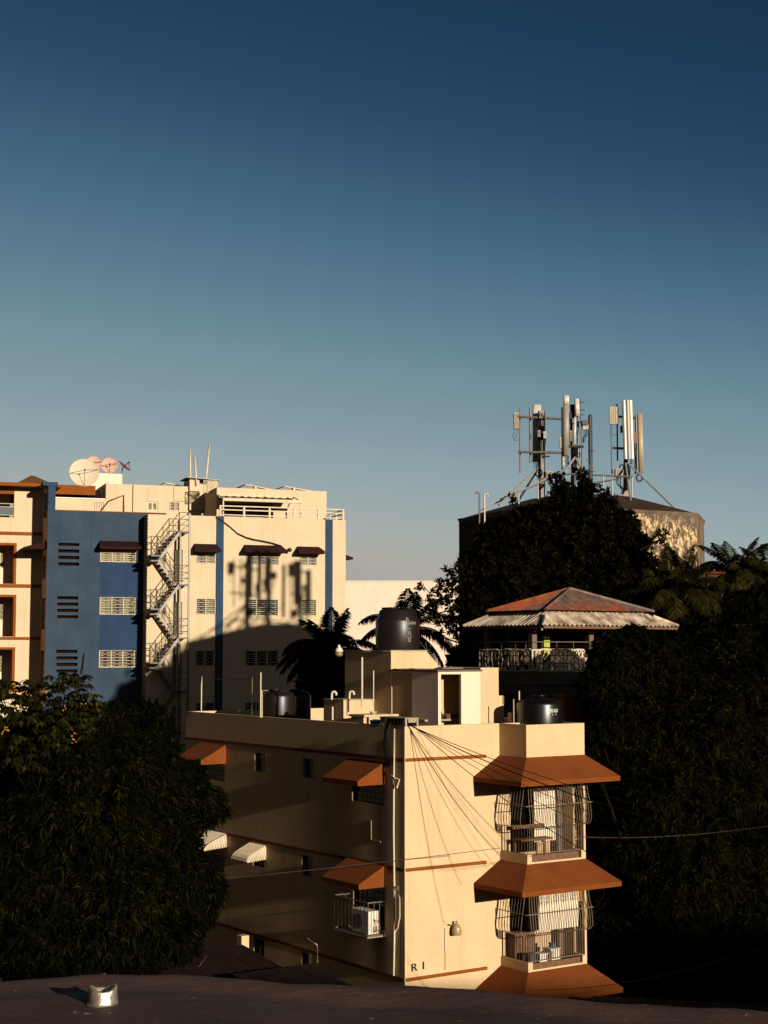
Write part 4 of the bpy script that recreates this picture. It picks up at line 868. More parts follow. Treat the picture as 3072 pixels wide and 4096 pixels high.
for k in range(5):
    zA = zl0-k*per; zB = zm0-k*per
    mb = MB(); PB.box(mb, sr0, sr1, zA-.07, zA, .12, 1.2); PB.box(mb, sr0, sr0+.12, zA-.3, zA-.071, .3, 1.1); mb.build('landing', M['dgrey'], fe)
    mb = MB(); PB.box(mb, sl0, sl1, zB-.07, zB, .12, 1.2); PB.box(mb, sl0, sl1-.1, zB-.32, zB-.25, .12, 1.1); mb.build('landing', M['dgrey'], fe)
    for (sa, za, sb, zb_, oa, ob) in ((sr0, zA, sl1, zB, .70, 1.18), (sl1-.1, zB, sr0, zA-per, .15, .62)):
        mb = MB()
        for o in (oa, ob):
            P = PB.P; mb.hexa([P(sa, za-.22, o), P(sb, zb_-.22, o), P(sb, zb_-.22, o-.04), P(sa, za-.22, o-.04), P(sa, za, o), P(sb, zb_, o), P(sb, zb_, o-.04), P(sa, za, o-.04)])
        n = 7
        for i in range(1, n): f_ = i/n; PB.box(mb, sa+(sb-sa)*f_-.13, sa+(sb-sa)*f_+.13, za+(zb_-za)*f_-.05, za+(zb_-za)*f_-.02, oa-.0+.001, ob-.041)
        mb.build('flight', M['grey'], fe)
        mb = MB()
        for dz in (.3, .6, .95): mb.tube([P(sa, za+dz, ob-.02), P(sb, zb_+dz, ob-.02)], .022 if dz > .9 else .015, 4)
        for i in range(4): f_ = i/3; mb.tube([P(sa+(sb-sa)*f_, za+(zb_-za)*f_, ob-.02), P(sa+(sb-sa)*f_, za+(zb_-za)*f_+.95, ob-.02)], .02, 4)
        mb.build('handrail', M['grey'], fe)
    mb = MB()
    for dz in (.3, .6, .95): mb.tube([P(sr0, zA+dz, 1.18), P(sr1, zA+dz, 1.18), P(sr1, zA+dz, .15)], .018, 4)
    mb.tube([P(sr0, zA, 1.18), P(sr0, zA+.95, 1.18)], .02, 4); mb.build('handrail', M['grey'], fe)
    mb = MB()
    for dz in (.3, .6, .95): mb.tube([P(sl1, zB+dz, 1.18), P(sl0, zB+dz, 1.18), P(sl0, zB+dz, .15)], .018, 4)
    for s_ in (sl0, sl0+.32): mb.tube([P(s_, zB, 1.18), P(s_, zB+.95, 1.18)], .02, 4)
    mb.build('handrail', M['grey'], fe)
# ================================================================ far white wall
PX = Pl((0, 112.0), (1, 0)); x0 = PX.px(1300, 2400)[0]; x1 = PX.px(2870, 2400)[0]; z1 = PX.px(1600, 2328)[1]
wh = thing('white_building', 'long plain white building wall behind the trees', 'building', (x0+10, 116, G))
mb = MB(); PX.box(mb, x0, x1, G, z1, -14, 0); mb.build('wall', M['cream_w'], wh)
mb = MB(); PX.box(mb, x0-.1, x1+.1, z1+.002, z1+.10, -14, .06); mb.build('coping', M['cream_w'], wh)
# ================================================================ water tower
KT = 60.0/56; TC = at(2335, 2500, 60.0); TCX, TCY = TC.x, TC.y; TR = 4.94
tow = thing('water_tower', 'stained octagonal concrete water tower with a low dark roof', 'water tower', (TCX, TCY, G))
al0 = math.atan2(-TCY, -TCX); apo = TR*math.cos(math.pi/8)
def ov(k, r=TR, z=0): a = al0+math.radians(-8.6+22.5+45*k); return Vector((TCX+r*math.cos(a), TCY+r*math.sin(a), z))
zr0 = 5.02
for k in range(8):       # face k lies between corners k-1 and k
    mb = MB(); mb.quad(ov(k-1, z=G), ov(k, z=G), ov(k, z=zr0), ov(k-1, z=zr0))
    mb.build('wall_face', M['towerd'] if k in (7, 6, 5, 4) else (M['towers'] if k in (2, 3) else M['tower']), tow)  # left and rear faces use the near-black wall colour
mb = MB()
for k in range(8): mb.hexa([ov(k-1, TR+.0, zr0+.0), ov(k, TR+.0, zr0+.0), ov(k, TR-.3, zr0), ov(k-1, TR-.3, zr0), ov(k-1, TR+.07, zr0+.14), ov(k, TR+.07, zr0+.14), ov(k, TR-.3, zr0+.14), ov(k-1, TR-.3, zr0+.14)])
mb.build('rim', M['towers'], tow)
mb = MB(); prof = [(TR-.05, zr0+.141), (TR*.8, zr0+.42), (TR*.6, zr0+.70), (TR*.42, zr0+.95), (TR*.22, zr0+1.05), (.01, zr0+1.08)]
rings = [[ov(k, r, z) for k in range(8)] for r, z in prof]
for i in range(len(rings)-1):
    for k in range(8): mb.quad(rings[i][k-1], rings[i][k], rings[i+1][k], rings[i+1][k-1])
mb.build('roof', M['towerr'], tow)
ztop_t = zr0+1.0
# ---------------- antennas: coordinates read on an enlargement of the photograph
def r4(x, y): return 2000+x/2.765, 1550+y/2.765
def an(x, y, Y=56.0): return at(*r4(x, y), Y*KT)
SC = 2.765
def panel(parent, xc0, y0, xc1, y1, wpx, Y, m, dep=.14, name='panel_antenna', rnd=True, yaw=0):
    a = an(xc0, y0, Y); b = an(xc1, y1, Y); w = wpx/SC*Y*KT/6125/2; dep *= KT; mb = MB()
    n = 14; sec = []
    for k in range(n):
        t_ = 2*math.pi*k/n; e = .5 if rnd else .25
        cx = abs(math.cos(t_))**e*math.copysign(1, math.cos(t_)); cy = abs(math.sin(t_))**e*math.copysign(1, math.sin(t_)); x_, y_ = w*cx, dep/2*cy
        sec.append(Vector((x_*math.cos(yaw)-y_*math.sin(yaw), x_*math.sin(yaw)+y_*math.cos(yaw), 0)))
    vs = [b+s for s in sec]+[a+s for s in sec]; mb.add(vs, [(k, (k+1) % n, n+(k+1) % n, n+k) for k in range(n)]+[tuple(range(n))[::-1], tuple(range(n, 2*n))])
    return mb.build(name, m, parent, rnd)
def rru(parent, x0, y0, x1, y1, Y, m, dep=.16, name='radio_unit'):
    a = an(x0, y0, Y); b = an(x1, y1, Y); Y *= KT; mb = MB(); mb.box(a.x, b.x, Y-dep/2, Y+dep/2, b.z, a.z)
    o = mb.build(name, m, parent); f_ = MB()
    for k in range(5): xx = a.x+(b.x-a.x)*(k+.5)/5; f_.box(xx-.006, xx+.006, Y-dep/2-.02, Y-dep/2-.002, b.z+.03, a.z-.03)
    f_.build('fin', m, o); return o
def ptube(parent, pts, r, Y, m, name):
    mb = MB(); mb.tube([an(p[0], p[1], p[2] if len(p) > 2 else Y) for p in pts], r, 7); return mb.build(name, m, parent)
def cables(parent, x, y0, y1, spread, n, Y, to=None):
    mb = MB()
    for i in range(n):
        xa = x+random.uniform(-spread, spread); xb = (to or x)+random.uniform(-spread*.5, spread*.5)
        mb.tube([an(xa, y0, Y), an(xa+random.uniform(-5, 5), y0*.6+y1*.4, Y+.02), an(xb+random.uniform(-14, 14), y0*.3+y1*.7, Y+.05), an(xb, y1, Y+.05)], .010, 4)
    return mb.build('cable', M['black'], parent)
def loops(parent, x, y, r, n, Y):
    mb = MB()
    for i in range(n):
        rr = r*random.uniform(.7, 1.1); mb.tube([an(x+rr*math.cos(t_)+random.uniform(-3, 3)*0, y+rr*1.2*math.sin(t_), Y+.02*i) for t_ in [j*math.pi/6 for j in range(13)]], .010, 4)
    return mb.build('cable_coil', M['black'], parent)
A_ = thing('antenna_mast', 'left antenna mast with a broad panel and two crossbars over the tower roof', 'antenna mast', (an(458, 1230).x, TCY, ztop_t), 'antenna masts on the water tower')
ptube(A_, [(458, 262), (458, 1240)], .15, 56, M['dgrey'], 'pole'); panel(A_, 408, 195, 405, 825, 96, 56.35, M['ant'], .22)
rru(A_, 150, 284, 208, 458, 55.9, M['antb'], .28); ptube(A_, [(218, 228), (224, 945)], .032, 56, M['dgrey'], 'pipe'); ptube(A_, [(332, 222), (337, 835)], .042, 56, M['dgrey'], 'pipe')
for y0, y1 in ((322, 348), (712, 722)): ptube(A_, [(200, y0), (690, y1)], .05, 55.78, M['grey'], 'crossbar')
rru(A_, 414, 476, 446, 546, 55.7, M['antg']); rru(A_, 478, 490, 509, 562, 55.7, M['ant']); rru(A_, 505, 928, 580, 1000, 55.9, M['antb'], .3)
ptube(A_, [(430, 885), (-15, 1300, 54.2)], .04, 56, M['antg'], 'brace'); ptube(A_, [(405, 930), (188, 1280, 55.2)], .045, 56, M['dgrey'], 'brace')
cables(A_, 400, 828, 960, 25, 7, 56.2, 440); cables(A_, 455, 420, 1180, 30, 9, 55.85); cables(A_, 490, 300, 700, 12, 3, 55.8); cables(A_, 545, 1000, 1150, 25, 5, 55.9, 560); loops(A_, 430, 945, 40, 5, 55.8); ptube(A_, [(155, 458), (140, 540), (165, 590), (218, 575)], .008, 55.9, M['black'], 'cable')
ptube(A_, [(425, 340), (440, 300), (465, 290), (490, 330), (497, 420)], .014, 55.7, M['black'], 'cable'); ptube(A_, [(200, 458), (180, 540), (165, 580)], .008, 55.9, M['black'], 'cable')
ptube(A_, [(480, 762), (552, 764)], .03, 55.8, M['dgrey'], 'bracket'); rru(A_, 430, 262, 482, 345, 55.8, M['antg'], .1, 'clamp')
B_ = thing('antenna_mast', 'middle antenna mast with the tallest panel, side panels and a cross arm', 'antenna mast', (an(812, 1130).x, TCY, ztop_t), 'antenna masts on the water tower')
ptube(B_, [(800, 190), (815, 1150)], .10, 56.1, M['dgrey'], 'pole'); panel(B_, 735, 97, 728, 752, 62, 55.7, M['antg'], .18).name = 'panel_antenna'
panel(B_, 733, 93, 733, 190, 64, 55.68, M['ant'], .19, 'panel_cap'); panel(B_, 848, 128, 856, 314, 52, 55.8, M['ant'], .2); panel(B_, 828, 335, 824, 630, 28, 55.8, M['ant'], .15); panel(B_, 686, 222, 688, 905, 16, 55.9, M['antb'], .25)
rru(B_, 655, 550, 678, 672, 55.8, M['antb']); t2 = rru(B_, 908, 366, 973, 466, 55.9, M['ant'], .25); rru(B_, 766, 480, 802, 590, 55.9, M['antg']); rru(B_, 832, 882, 900, 942, 55.9, M['antb'], .3); rru(B_, 690, 755, 712, 865, 55.85, M['ant']); rru(B_, 765, 270, 800, 400, 56, M['dgrey'])
mb = MB(); a = an(906, 364, 55.76); b = an(975, 415, 55.76); mb.box(a.x, b.x, 55.68*KT, 55.72*KT, b.z, a.z); mb.build('dark_cover', M['dgrey'], t2)
ptube(B_, [(897, 120), (908, 872)], .032, 55.85, M['dgrey'], 'pipe'); ptube(B_, [(860, 320), (866, 780)], .05, 55.95, M['dgrey'], 'pipe')
for y in (160, 248, 300): ptube(B_, [(878, y), (935, y+2)], .014, 55.8, M['dgrey'], 'clamp')
ptube(B_, [(755, 652), (925, 655)], .055, 55.85, M['dgrey'], 'crossbar'); ptube(B_, [(845, 380), (930, 385)], .03, 55.85, M['dgrey'], 'crossbar')
ptube(B_, [(825, 775), (565, 1150, 54.6)], .045, 55.8, M['antg'], 'brace'); ptube(B_, [(835, 775), (1010, 1100, 54.8)], .04, 55.8, M['antg'], 'brace'); ptube(B_, [(720, 1060), (630, 1210, 54.6)], .035, 55.6, M['dgrey'], 'brace')
cables(B_, 812, 640, 1150, 38, 12, 55.9, 800); cables(B_, 735, 755, 900, 24, 6, 55.8, 760); cables(B_, 940, 466, 610, 26, 5, 55.9, 920); cables(B_, 785, 400, 640, 18, 6, 55.9); cables(B_, 865, 430, 640, 16, 4, 55.9); loops(B_, 862, 745, 25, 4, 55.9); loops(B_, 700, 1020, 25, 4, 55.8); cables(B_, 780, 590, 650, 16, 4, 55.9)
K_ = thing('antenna_mast', 'bare thick steel pole with small hooks right of the middle mast', 'antenna mast', (an(1000, 1060).x, TCY, ztop_t), 'antenna masts on the water tower')
mb = MB(); mb.tube([an(997, 300, 56.4), an(997, 315, 56.4), an(1003, 1070, 56.4)], [.05, .085, .085], 10); mb.build('pole', M['dgrey'], K_)
for y, x in ((700, 1045), (808, 955), (930, 1048), (485, 1016)): ptube(K_, [(1000, y), (x, y), (x, y-12)], .014, 56.3, M['dgrey'], 'hook')
for y in (490, 880): ptube(K_, [(984, y), (1020, y)], .10, 56.4, M['grey'], 'clamp')
ptube(K_, [(985, 905), (950, 950), (890, 965)], .02, 56.3, M['dgrey'], 'cable')
D_ = thing('antenna_mast', 'right antenna mast with the widest gleaming panel and a square box on twin pipes', 'antenna mast', (an(1395, 1220).x, TCY, ztop_t), 'antenna masts on the water tower')
ptube(D_, [(1392, 700), (1385, 1225)], .09, 56.1, M['dgrey'], 'pole')
a = an(1404, 145, 55.7); b = an(1425, 795, 55.7); mb = MB(); w = 55/SC*55.7*KT/6125
for k, (c0, c1, bul) in enumerate(((-1, -.36, .04), (-.36, .30, .08), (.30, 1, .04))):
    n = 6; top = []; bot = []
    for i in range(n+1):
        f_ = c0+(c1-c0)*i/n; o = -.10-bul*math.sin(math.pi*i/n); top.append(a+Vector((w*f_, o, 0))); bot.append(b+Vector((w*f_, o, 0)))
    for i in range(n): mb.quad(bot[i], bot[i+1], top[i+1], top[i])
mb.hexa([b+Vector((-w, -.1, 0)), b+Vector((w, -.1, 0)), b+Vector((w, .12, 0)), b+Vector((-w, .12, 0)), a+Vector((-w, -.1, 0)), a+Vector((w, -.1, 0)), a+Vector((w, .12, 0)), a+Vector((-w, .12, 0))])
mb.build('panel_antenna', M['ant'], D_, False)
rru(D_, 1205, 216, 1310, 405, 55.9, M['antb'], .16); ptube(D_, [(1232, 405), (1238, 955)], .032, 55.95, M['dgrey'], 'pipe'); ptube(D_, [(1294, 182), (1300, 812)], .032, 56.0, M['dgrey'], 'pipe')
ptube(D_, [(1305, 320), (1510, 340)], .05, 56.0, M['dgrey'], 'crossbar'); ptube(D_, [(1228, 668), (1515, 680)], .05, 56.0, M['dgrey'], 'crossbar'); ptube(D_, [(1503, 305), (1520, 940)], .05, 56.0, M['dgrey'], 'pipe')
panel(D_, 1547, 295, 1563, 942, 55, 56.0, M['antb'], .16); rru(D_, 1474, 506, 1500, 620, 55.9, M['orange']); rru(D_, 1332, 425, 1355, 500, 56.1, M['dgrey']); rru(D_, 1268, 900, 1352, 992, 55.9, M['antg'], .3)
ptube(D_, [(1410, 835), (1700, 1110, 55.2), (2020, 1425, 54.0)], .035, 55.9, M['antg'], 'brace'); ptube(D_, [(1388, 835), (1460, 1360, 53.4)], .04, 55.9, M['antg'], 'brace')
cables(D_, 1415, 797, 900, 45, 10, 55.85, 1400); cables(D_, 1400, 850, 1210, 40, 14, 55.9, 1385); cables(D_, 1500, 620, 960, 22, 5, 55.95); cables(D_, 1315, 990, 1180, 30, 7, 55.9, 1355); loops(D_, 1540, 1000, 36, 5, 55.9); loops(D_, 1345, 880, 26, 3, 55.8); ptube(D_, [(1245, 430), (1215, 500), (1240, 520), (1290, 528), (1296, 500)], .008, 55.85, M['black'], 'cable')
mb = MB(); c = an(1400, 1215, 56); mb.add([c+Vector((-.2, -.2, 0)), c+Vector((.2, -.2, 0)), c+Vector((.2, .2, 0)), c+Vector((-.2, .2, 0)), c+Vector((0, 0, .35))], [(0, 1, 4), (1, 2, 4), (2, 3, 4), (3, 0, 4)]); mb.build('foot', M['antb'], D_)
# railing round the mast platform
rl = thing('roof_railing', 'thin steel railing around the antennas on the tower roof', 'railing', (TCX, TCY-1.4, ztop_t))
for pts in (((0, 1240), (615, 985)), ((410, 1020), (760, 962)), ((760, 955), (1470, 988)), ((1055, 1055), (1290, 1015))): ptube(rl, pts, .035, 54.9, M['grey'], 'rail')
for x, y0, y1 in ((205, 1165, 1350), (418, 1020, 1255), (622, 985, 1225), (1143, 970, 1140), (1242, 1018, 1200), (1460, 985, 1235), (725, 965, 1090)): ptube(rl, [(x, y0), (x+3, y1)], .032, 54.9, M['antg'], 'post')
# hooked poles at the left edge of the tower
for u, v0, lab, hk in ((1920, 1970, 'left thin hooked pipe rising in front of the tower edge', -1), (1941, 1976, 'right thin hooked pipe rising in front of the tower edge', 1)):
    a = at(u, 2480, 55.6); z = at(u, v0, 55.6).z; p = [a, Vector((a.x, a.y, z)), Vector((a.x+.09*hk, a.y, z+.02)), Vector((a.x+.14*hk, a.y, z-.06))]
    mb = MB(); mb.tube(p, .03, 6); tag(mb.build('hooked_pipe', M['pvc'] if hk > 0 else M['grey'], None, origin=a), lab, 'pipe', 'hooked pipes by the tower')
cable(at(1925, 2040, 55.6), at(2205, 1905, 58.5), .0, .03, 'slanting pale pipe from the hooked pipes up to the masts', M['antg'], 4, None, 'slanting_pipe')
# ================================================================ pavilion with corrugated roof
DS = .93; NX = at(2175, 2500, 50.0*DS)
def dp(a, b, z): q = Vector((NX.x, NX.y))+RD*a*DS+LD*b*DS; return Vector((q.x, q.y, z*DS if z > G else z))
pav = thing('pavilion_house', 'open terrace house with a two tier corrugated hip roof', 'building', dp(3, 2, G))
ea, eb = 6.2, 4.3; ze = .86
def hip(a0, a1, b0, b1, zl, ins, zh, pitch, amp, m, name, apex=None):
    mb = MB(); 
    sides = [((a0, b0), (a1, b0), (0, 1)), ((a1, b0), (a1, b1), (-1, 0)), ((a1, b1), (a0, b1), (0, -1)), ((a0, b1), (a0, b0), (1, 0))]
    for (p, q_, nrm) in sides:
        Lh = math.hypot(q_[0]-p[0], q_[1]-p[1]); n = int(Lh/pitch)*4
        for i in range(n):
            cols = []
            for t_ in (i/n, (i+1)/n):
                x = p[0]+(q_[0]-p[0])*t_; y = p[1]+(q_[1]-p[1])*t_; d = min(t_*Lh, (1-t_)*Lh, ins); w_ = amp*math.sin(t_*Lh/pitch*2*math.pi)
                ss = (zh-zl)/ins
                if apex:
                    f_ = 1-abs(2*t_-1); L2 = Lh/2; ax_, ay_ = apex; hh = abs((ax_-p[0])*nrm[0]+(ay_-p[1])*nrm[1])
                    tx = (q_[0]-p[0])/Lh; ty = (q_[1]-p[1])/Lh; along = (ax_-p[0])*tx+(ay_-p[1])*ty; tt_ = t_*Lh
                    f_ = tt_/along if tt_ < along else (Lh-tt_)/(Lh-along); f_ = max(0, min(1, f_)); d = hh*f_; ss = (zh-zl)/hh
                cols.append((dp(x, y, zl+w_), dp(x+nrm[0]*d*.5, y+nrm[1]*d*.5, zl+ss*d*.5+w_), dp(x+nrm[0]*d, y+nrm[1]*d, zl+ss*d+w_*(d > .01))))
            for j in range(2): mb.quad(cols[0][j], cols[1][j], cols[1][j+1], cols[0][j+1])
    # ridge caps on the hips
    return mb.build(name, m, pav)
hip(0, ea, 0, eb, ze, .9, ze+.50, .20, .034, M['zinc'], 'lower_roof')
ia, ib = ea-.62*2, eb-.62*2
AX = (2.95, 2.0); hip(.60, ea-.6, .60, eb-.6, ze+.52, min(ia, ib)/2, ze+1.32, .11, .016, M['rust'], 'upper_roof', AX)
mb = MB(); zz_ = ze+.57; hm = min(ia, ib)/2
for (x, y, sx, sy) in ((.6, .6, 1, 1), (ea-.6, .6, -1, 1), (.6, eb-.6, 1, -1), (ea-.6, eb-.6, -1, -1)):
    mb.tube([dp(x, y, zz_-.03), dp(*AX, ze+1.33)], .05, 5)
mb.build('ridge_cap', M['rust'], pav)
mb = MB()
for (x, y, sx, sy) in ((0, 0, 1, 1), (ea, 0, -1, 1), (0, eb, 1, -1)): mb.tube([dp(x, y, ze+.03), dp(x+sx*.62, y+sy*.62, ze+.03+.5*.62/.9)], .045, 5)
mb.build('hip_cap', M['zinc'], pav)
mb = MB(); 
def dbox(mb, a0, a1, b0, b1, z0, z1): mb.hexa([dp(a0, b0, z0), dp(a1, b0, z0), dp(a1, b1, z0), dp(a0, b1, z0), dp(a0, b0, z1), dp(a1, b0, z1), dp(a1, b1, z1), dp(a0, b1, z1)])
dbox(mb, .03, ea-.03, .03, .08, ze-.11, ze-.03); dbox(mb, .03, .08, .081, eb-.03, ze-.11, ze-.03); dbox(mb, ea-.08, ea-.03, .081, eb-.03, ze-.11, ze-.03); dbox(mb, .1, ea-.1, .1, eb-.1, ze-.03, ze-.0); mb.build('fascia', M['wood'], pav)
c0a, c1a, c0b, c1b = .30, 5.8, .95, 3.75
zf = -.73
for (a, b) in ((.45, 1.1), (.45, 3.5), (3.0, 1.1), (5.6, 1.1), (5.6, 3.5)):
    mb = MB(); dbox(mb, a-.10, a+.10, b-.10, b+.10, zf, ze-.11); mb.build('post', M['conc'], pav)
mb = MB(); dbox(mb, 1.64, 1.90, 1.9, 2.0, zf, ze-.3); mb.build('inner_pier', M['lime'], pav)
mb = MB(); dbox(mb, 1.3, 5.5, 3.3, 3.4, zf, ze-.12); mb.build('inner_wall', M['towerd'], pav)
mb = MB(); dbox(mb, c0a-.1, c1a+.1, c0b-.1, c1b+.1, zf-.38, zf); mb.build('floor_slab', M['conc'], pav)
mb = MB(); dbox(mb, c0a, c1a, c0b, c1b, G, zf-.381); mb.build('wall', M['conc'], pav)
mb = MB(); DPf = Pl((dp(c0a, c0b, 0).x, dp(c0a, c0b, 0).y), RD); DPl = Pl((dp(c0a, c0b, 0).x, dp(c0a, c0b, 0).y), -LD); DPl.n = LF.n
# openwork balustrade: an irregular net of branching cement pieces
def net(pl, s0, s1, z0, z1, name='balustrade'):
    mb = MB(); nx = max(2, int((s1-s0)/.17)); nz = 4; g = {}
    for i in range(nx+1):
        for j in range(nz+1):
            e = (0 < i < nx)*.045; g[i, j] = pl.P((s0+(s1-s0)*i/nx+random.uniform(-e, e))*DS, (z0+(z1-z0)*j/nz+random.uniform(-.03, .03))*DS, 0)
    for i in range(nx+1):
        for j in range(nz):
            if random.random() < .85: mb.tube([g[i, j], g[i, j+1]], [random.uniform(.024, .040), random.uniform(.020, .030)], 5)
            if i < nx:
                k = random.random()
                if k < .42: mb.tube([g[i, j], g[i+1, j+1]], .018, 5)
                elif k < .8: mb.tube([g[i+1, j], g[i, j+1]], .018, 5)
        if i < nx:
            for j in (0, nz): mb.tube([g[i, j], g[i+1, j]], .028, 5)
    return mb.build(name, M['white'], pav)
zb0, zb1 = -.66, .05
net(DPf, 0, 3.6, zb0, zb1); net(DPl, -2.8, 0, zb0, zb1)
mb = MB(); mb.tube([DPl.P(-2.6, .29, 0), DPl.P(0, .29, 0), DPf.P(3.9, .29, 0)], .018, 5)
for s_ in (-2.7, -2.2, -1.5, -.8, -.3): mb.tube([DPl.P(s_, .05, 0), DPl.P(s_, .31, 0)], .012, 4)
for s_ in (.4, 1.0, 1.7, 2.5): mb.tube([DPf.P(s_, .05, 0), DPf.P(s_, .31, 0)], .012, 4)
mb.build('handrail', M['grey'], pav)
a0, a1, z0, z1 = DPl.rect((2014, 2776, 2054, 2858)); mb = MB(); DPl.box(mb, a0, a1, z0, z1, .002, .02); lw = mb.build('louvre_window', M['dark'], pav); mb = MB()
for k in range(8): DPl.box(mb, a0, a1, z0+(z1-z0)*k/8, z0+(z1-z0)*k/8+.03, .021, .05)
mb.build('slat', M['dgrey'], lw)
# ---------------- orange house behind the mango tree, dark palm-shade block at the far right, low shed roofs
oh = thing('orange_wall', 'orange painted garden wall glimpsed through the mango leaves', 'wall', at(2450, 2900, 47))
PO = Pl((at(2262, 2900, 46.0).x, 46.0), RD); s1_ = PO.px(2640, 2900)[0]; mb = MB(); PO.box(mb, 0, s1_, G, at(2400, 2775, 46.5).z, -.6, 0); mb.build('wall', M['orange'], oh)
mb = MB(); zo = at(2450, 3040, 46.8).z; PO.box(mb, -.1, s1_+.1, zo-.2, zo, .002, .8); mb.build('ledge', M['brown2'], oh)
dk = thing('palm_shade_block', 'low dark block standing in for the shaded mass of palms at the right edge', 'building', at(2980, 2500, 72))  # dark block added in place of a shaded palm mass
a = at(2830, 2282, 72); b = at(3300, 2282, 72); mb = MB(); mb.box(a.x, b.x, 72, 78, G, a.z-.15); mb.build('wall', M['towerd'], dk); mb = MB(); mb.box(a.x-.2, b.x, 71.8, 78.2, a.z-.149, a.z); mb.build('roof', M['brown2'], dk)
def shed(p, w_, d_, z, rise, lab, m, name='lean_to_shed', yawv=RD):
    t_ = thing(name, lab, 'shed', (p.x, p.y, G)); px_ = Pl((p.x, p.y), yawv); mb = MB(); P = px_.P; n = int(w_/.07)
    for i in range(n):
        a0_ = w_*i/n; a1_ = w_*(i+1)/n; k0 = .012*math.sin(i*1.57); k1 = .012*math.sin((i+1)*1.57)
        mb.quad(P(a0_, z+k0, 0), P(a1_, z+k1, 0), P(a1_, z+rise+k1, -d_), P(a0_, z+rise+k0, -d_))
    mb.build('roof', m, t_); mb = MB(); px_.box(mb, .1, w_-.1, G, z-.02, -d_+.1, -.12); mb.build('wall', M['conc'], t_)
p = at(740, 3985, 36.0); shed(p, 3.2, 3.0, p.z, .35, 'low shed with a rusty sheet roof at the foot of the shaded wall', M['rust_d'])
p = at(1120, 4010, 35.0); shed(p, 2.2, 2.2, p.z, .25, 'small shed with a dark rusty roof right at the near parapet', M['rust_d'])
p = at(180, 3925, 30.5); shed(p, 2.3, 2.5, p.z, .3, 'rust brown shed roof under the left tree', M['rust_d'])
p = at(2330, 4085, 38.5); shed(p, 4.6, 2.4, p.z, .1, 'large dark sheet roof in shade below the hipped awnings', M['towerd'], yawv=Vector((.97, -.24)))  # near-black colour stands in for shade on this roof
# porch pillar and low wall at the foot of the peach house
pc = MB(); a0, a1, z0, z1 = LF.rect((966, 3740, 984, 3828), 1.0); LF.box(pc, a0, a1, G, z1, .9, 1.15); tag(pc.build('porch_pillar', M['cream_a'], None, origin=LF.P(a0, G, 1)), 'sunlit masonry pillar low beside the left tree', 'pillar')
# ================================================================ our own roof in the foreground
HR = -1.6
edge = [(-9, 6.9), (-3.2, 7.45), (-1.95, 7.62), (-1.5, 7.82), (-.9, 7.80), (0, 7.55), (.9, 7.30), (1.9, 6.98), (3.4, 6.6), (9, 5.6)]
ex = [e[0] for e in edge]; ey = [e[1] for e in edge]
nx, ny = 240, 90; V = []; 
prng = np.random.default_rng(3)
ks = [(prng.uniform(.6, 6), prng.uniform(.6, 8), prng.uniform(0, 6.28), prng.uniform(.0008, .0035)) for _ in range(26)]
pipe = at(412, 3982, 7.08)
for i in range(nx+1):
    x = -9+18*i/nx
    if abs(x) < 4: pass
    ye = float(np.interp(x, ex, ey))+.02*math.sin(x*5.1)+.012*math.sin(x*17)
    for j in range(ny+1):
        f_ = 1-(1-j/ny)**1.6; y = -6+(ye+6)*f_; z = HR+sum(a_*math.sin(kx*x+ky*y+ph) for kx, ky, ph, a_ in ks)
        d = ye-y
        if d < .12: z -= .035*(1-d/.12)**2
        if d < .5: z += .012*math.sin(d*12)
        V.append((x, y, z))
    
Q = [(i*(ny+1)+j, (i+1)*(ny+1)+j, (i+1)*(ny+1)+j+1, i*(ny+1)+j+1) for i in range(nx) for j in range(ny)]
own = thing('roof_terrace', 'weathered grey coated roof in the foreground with a soft curved edge', 'roof', (0, 3, HR))
mb = MB(); mb.add(V, Q); mb.build('roof_surface', M['roof'], own, True)
mb = MB()
for i in range(nx):
    a = Vector(V[i*(ny+1)+ny]); b = Vector(V[(i+1)*(ny+1)+ny]); mb.quad(Vector((a.x, a.y, G)), Vector((b.x, b.y, G)), b, a)
mb.box(-9, 9, -6, 5.4, G, HR-.25); mb.build('wall', M['conc'], own)
vp = thing('vent_pipe', 'short stub pipe coated with crinkled silver foil on the foreground roof', 'vent pipe', (pipe.x, pipe.y, HR))
mb = MB(); n = 40; prof = [(.15, -.012), (.10, .001), (.072, .008), (.065, .025), (.064, .05), (.063, .078), (.059, .084), (.051, .080), (.049, .04), (.001, .03)]
vs = []; fs = []
for i, (r, z) in enumerate(prof):
    for k in range(n):
        a_ = 2*math.pi*k/n; rr = r*(1+(.022 if 0 < i < 6 else .012)*math.sin(a_*5+i*1.7)*math.cos(a_*9-i)+random.uniform(-.02, .02)); vs.append((pipe.x+rr*math.cos(a_), pipe.y+rr*math.sin(a_), HR+z+(.010*math.sin(a_*2+1) if i > 3 else 0)))
for i in range(len(prof)-1):
    for k in range(n): fs.append((i*n+k, i*n+(k+1) % n, (i+1)*n+(k+1) % n, (i+1)*n+k))
mb.add(vs, fs); mb.build('pipe_body', M['foil'], vp, True)
mb = MB(); c = Vector((pipe.x, pipe.y, HR)); 
for a_ in (3.9, 4.3, 4.9, 5.5):
    mb = MB(); mb.tube([c+Vector((.15*math.cos(a_), .17*math.sin(a_), .004)), c+Vector((.17*math.cos(a_+.2), .19*math.sin(a_+.2), .008)), c+Vector((.15*math.cos(a_+.35), .18*math.sin(a_+.35), .003))], [.002, .005, .002], 5); mb.build('coating_lump', M['foil'], vp, True)
tw = MB(); a = at(800, 3866, 7.9); tw.tube([at(795, 3868, 7.70), at(812, 3845, 7.72), at(828, 3822, 7.75)], [.0016, .0012, .0008], 4); tag(tw.build('twig', M['wood'], None, origin=a), 'thin dry twig sticking up at the roof edge', 'twig')
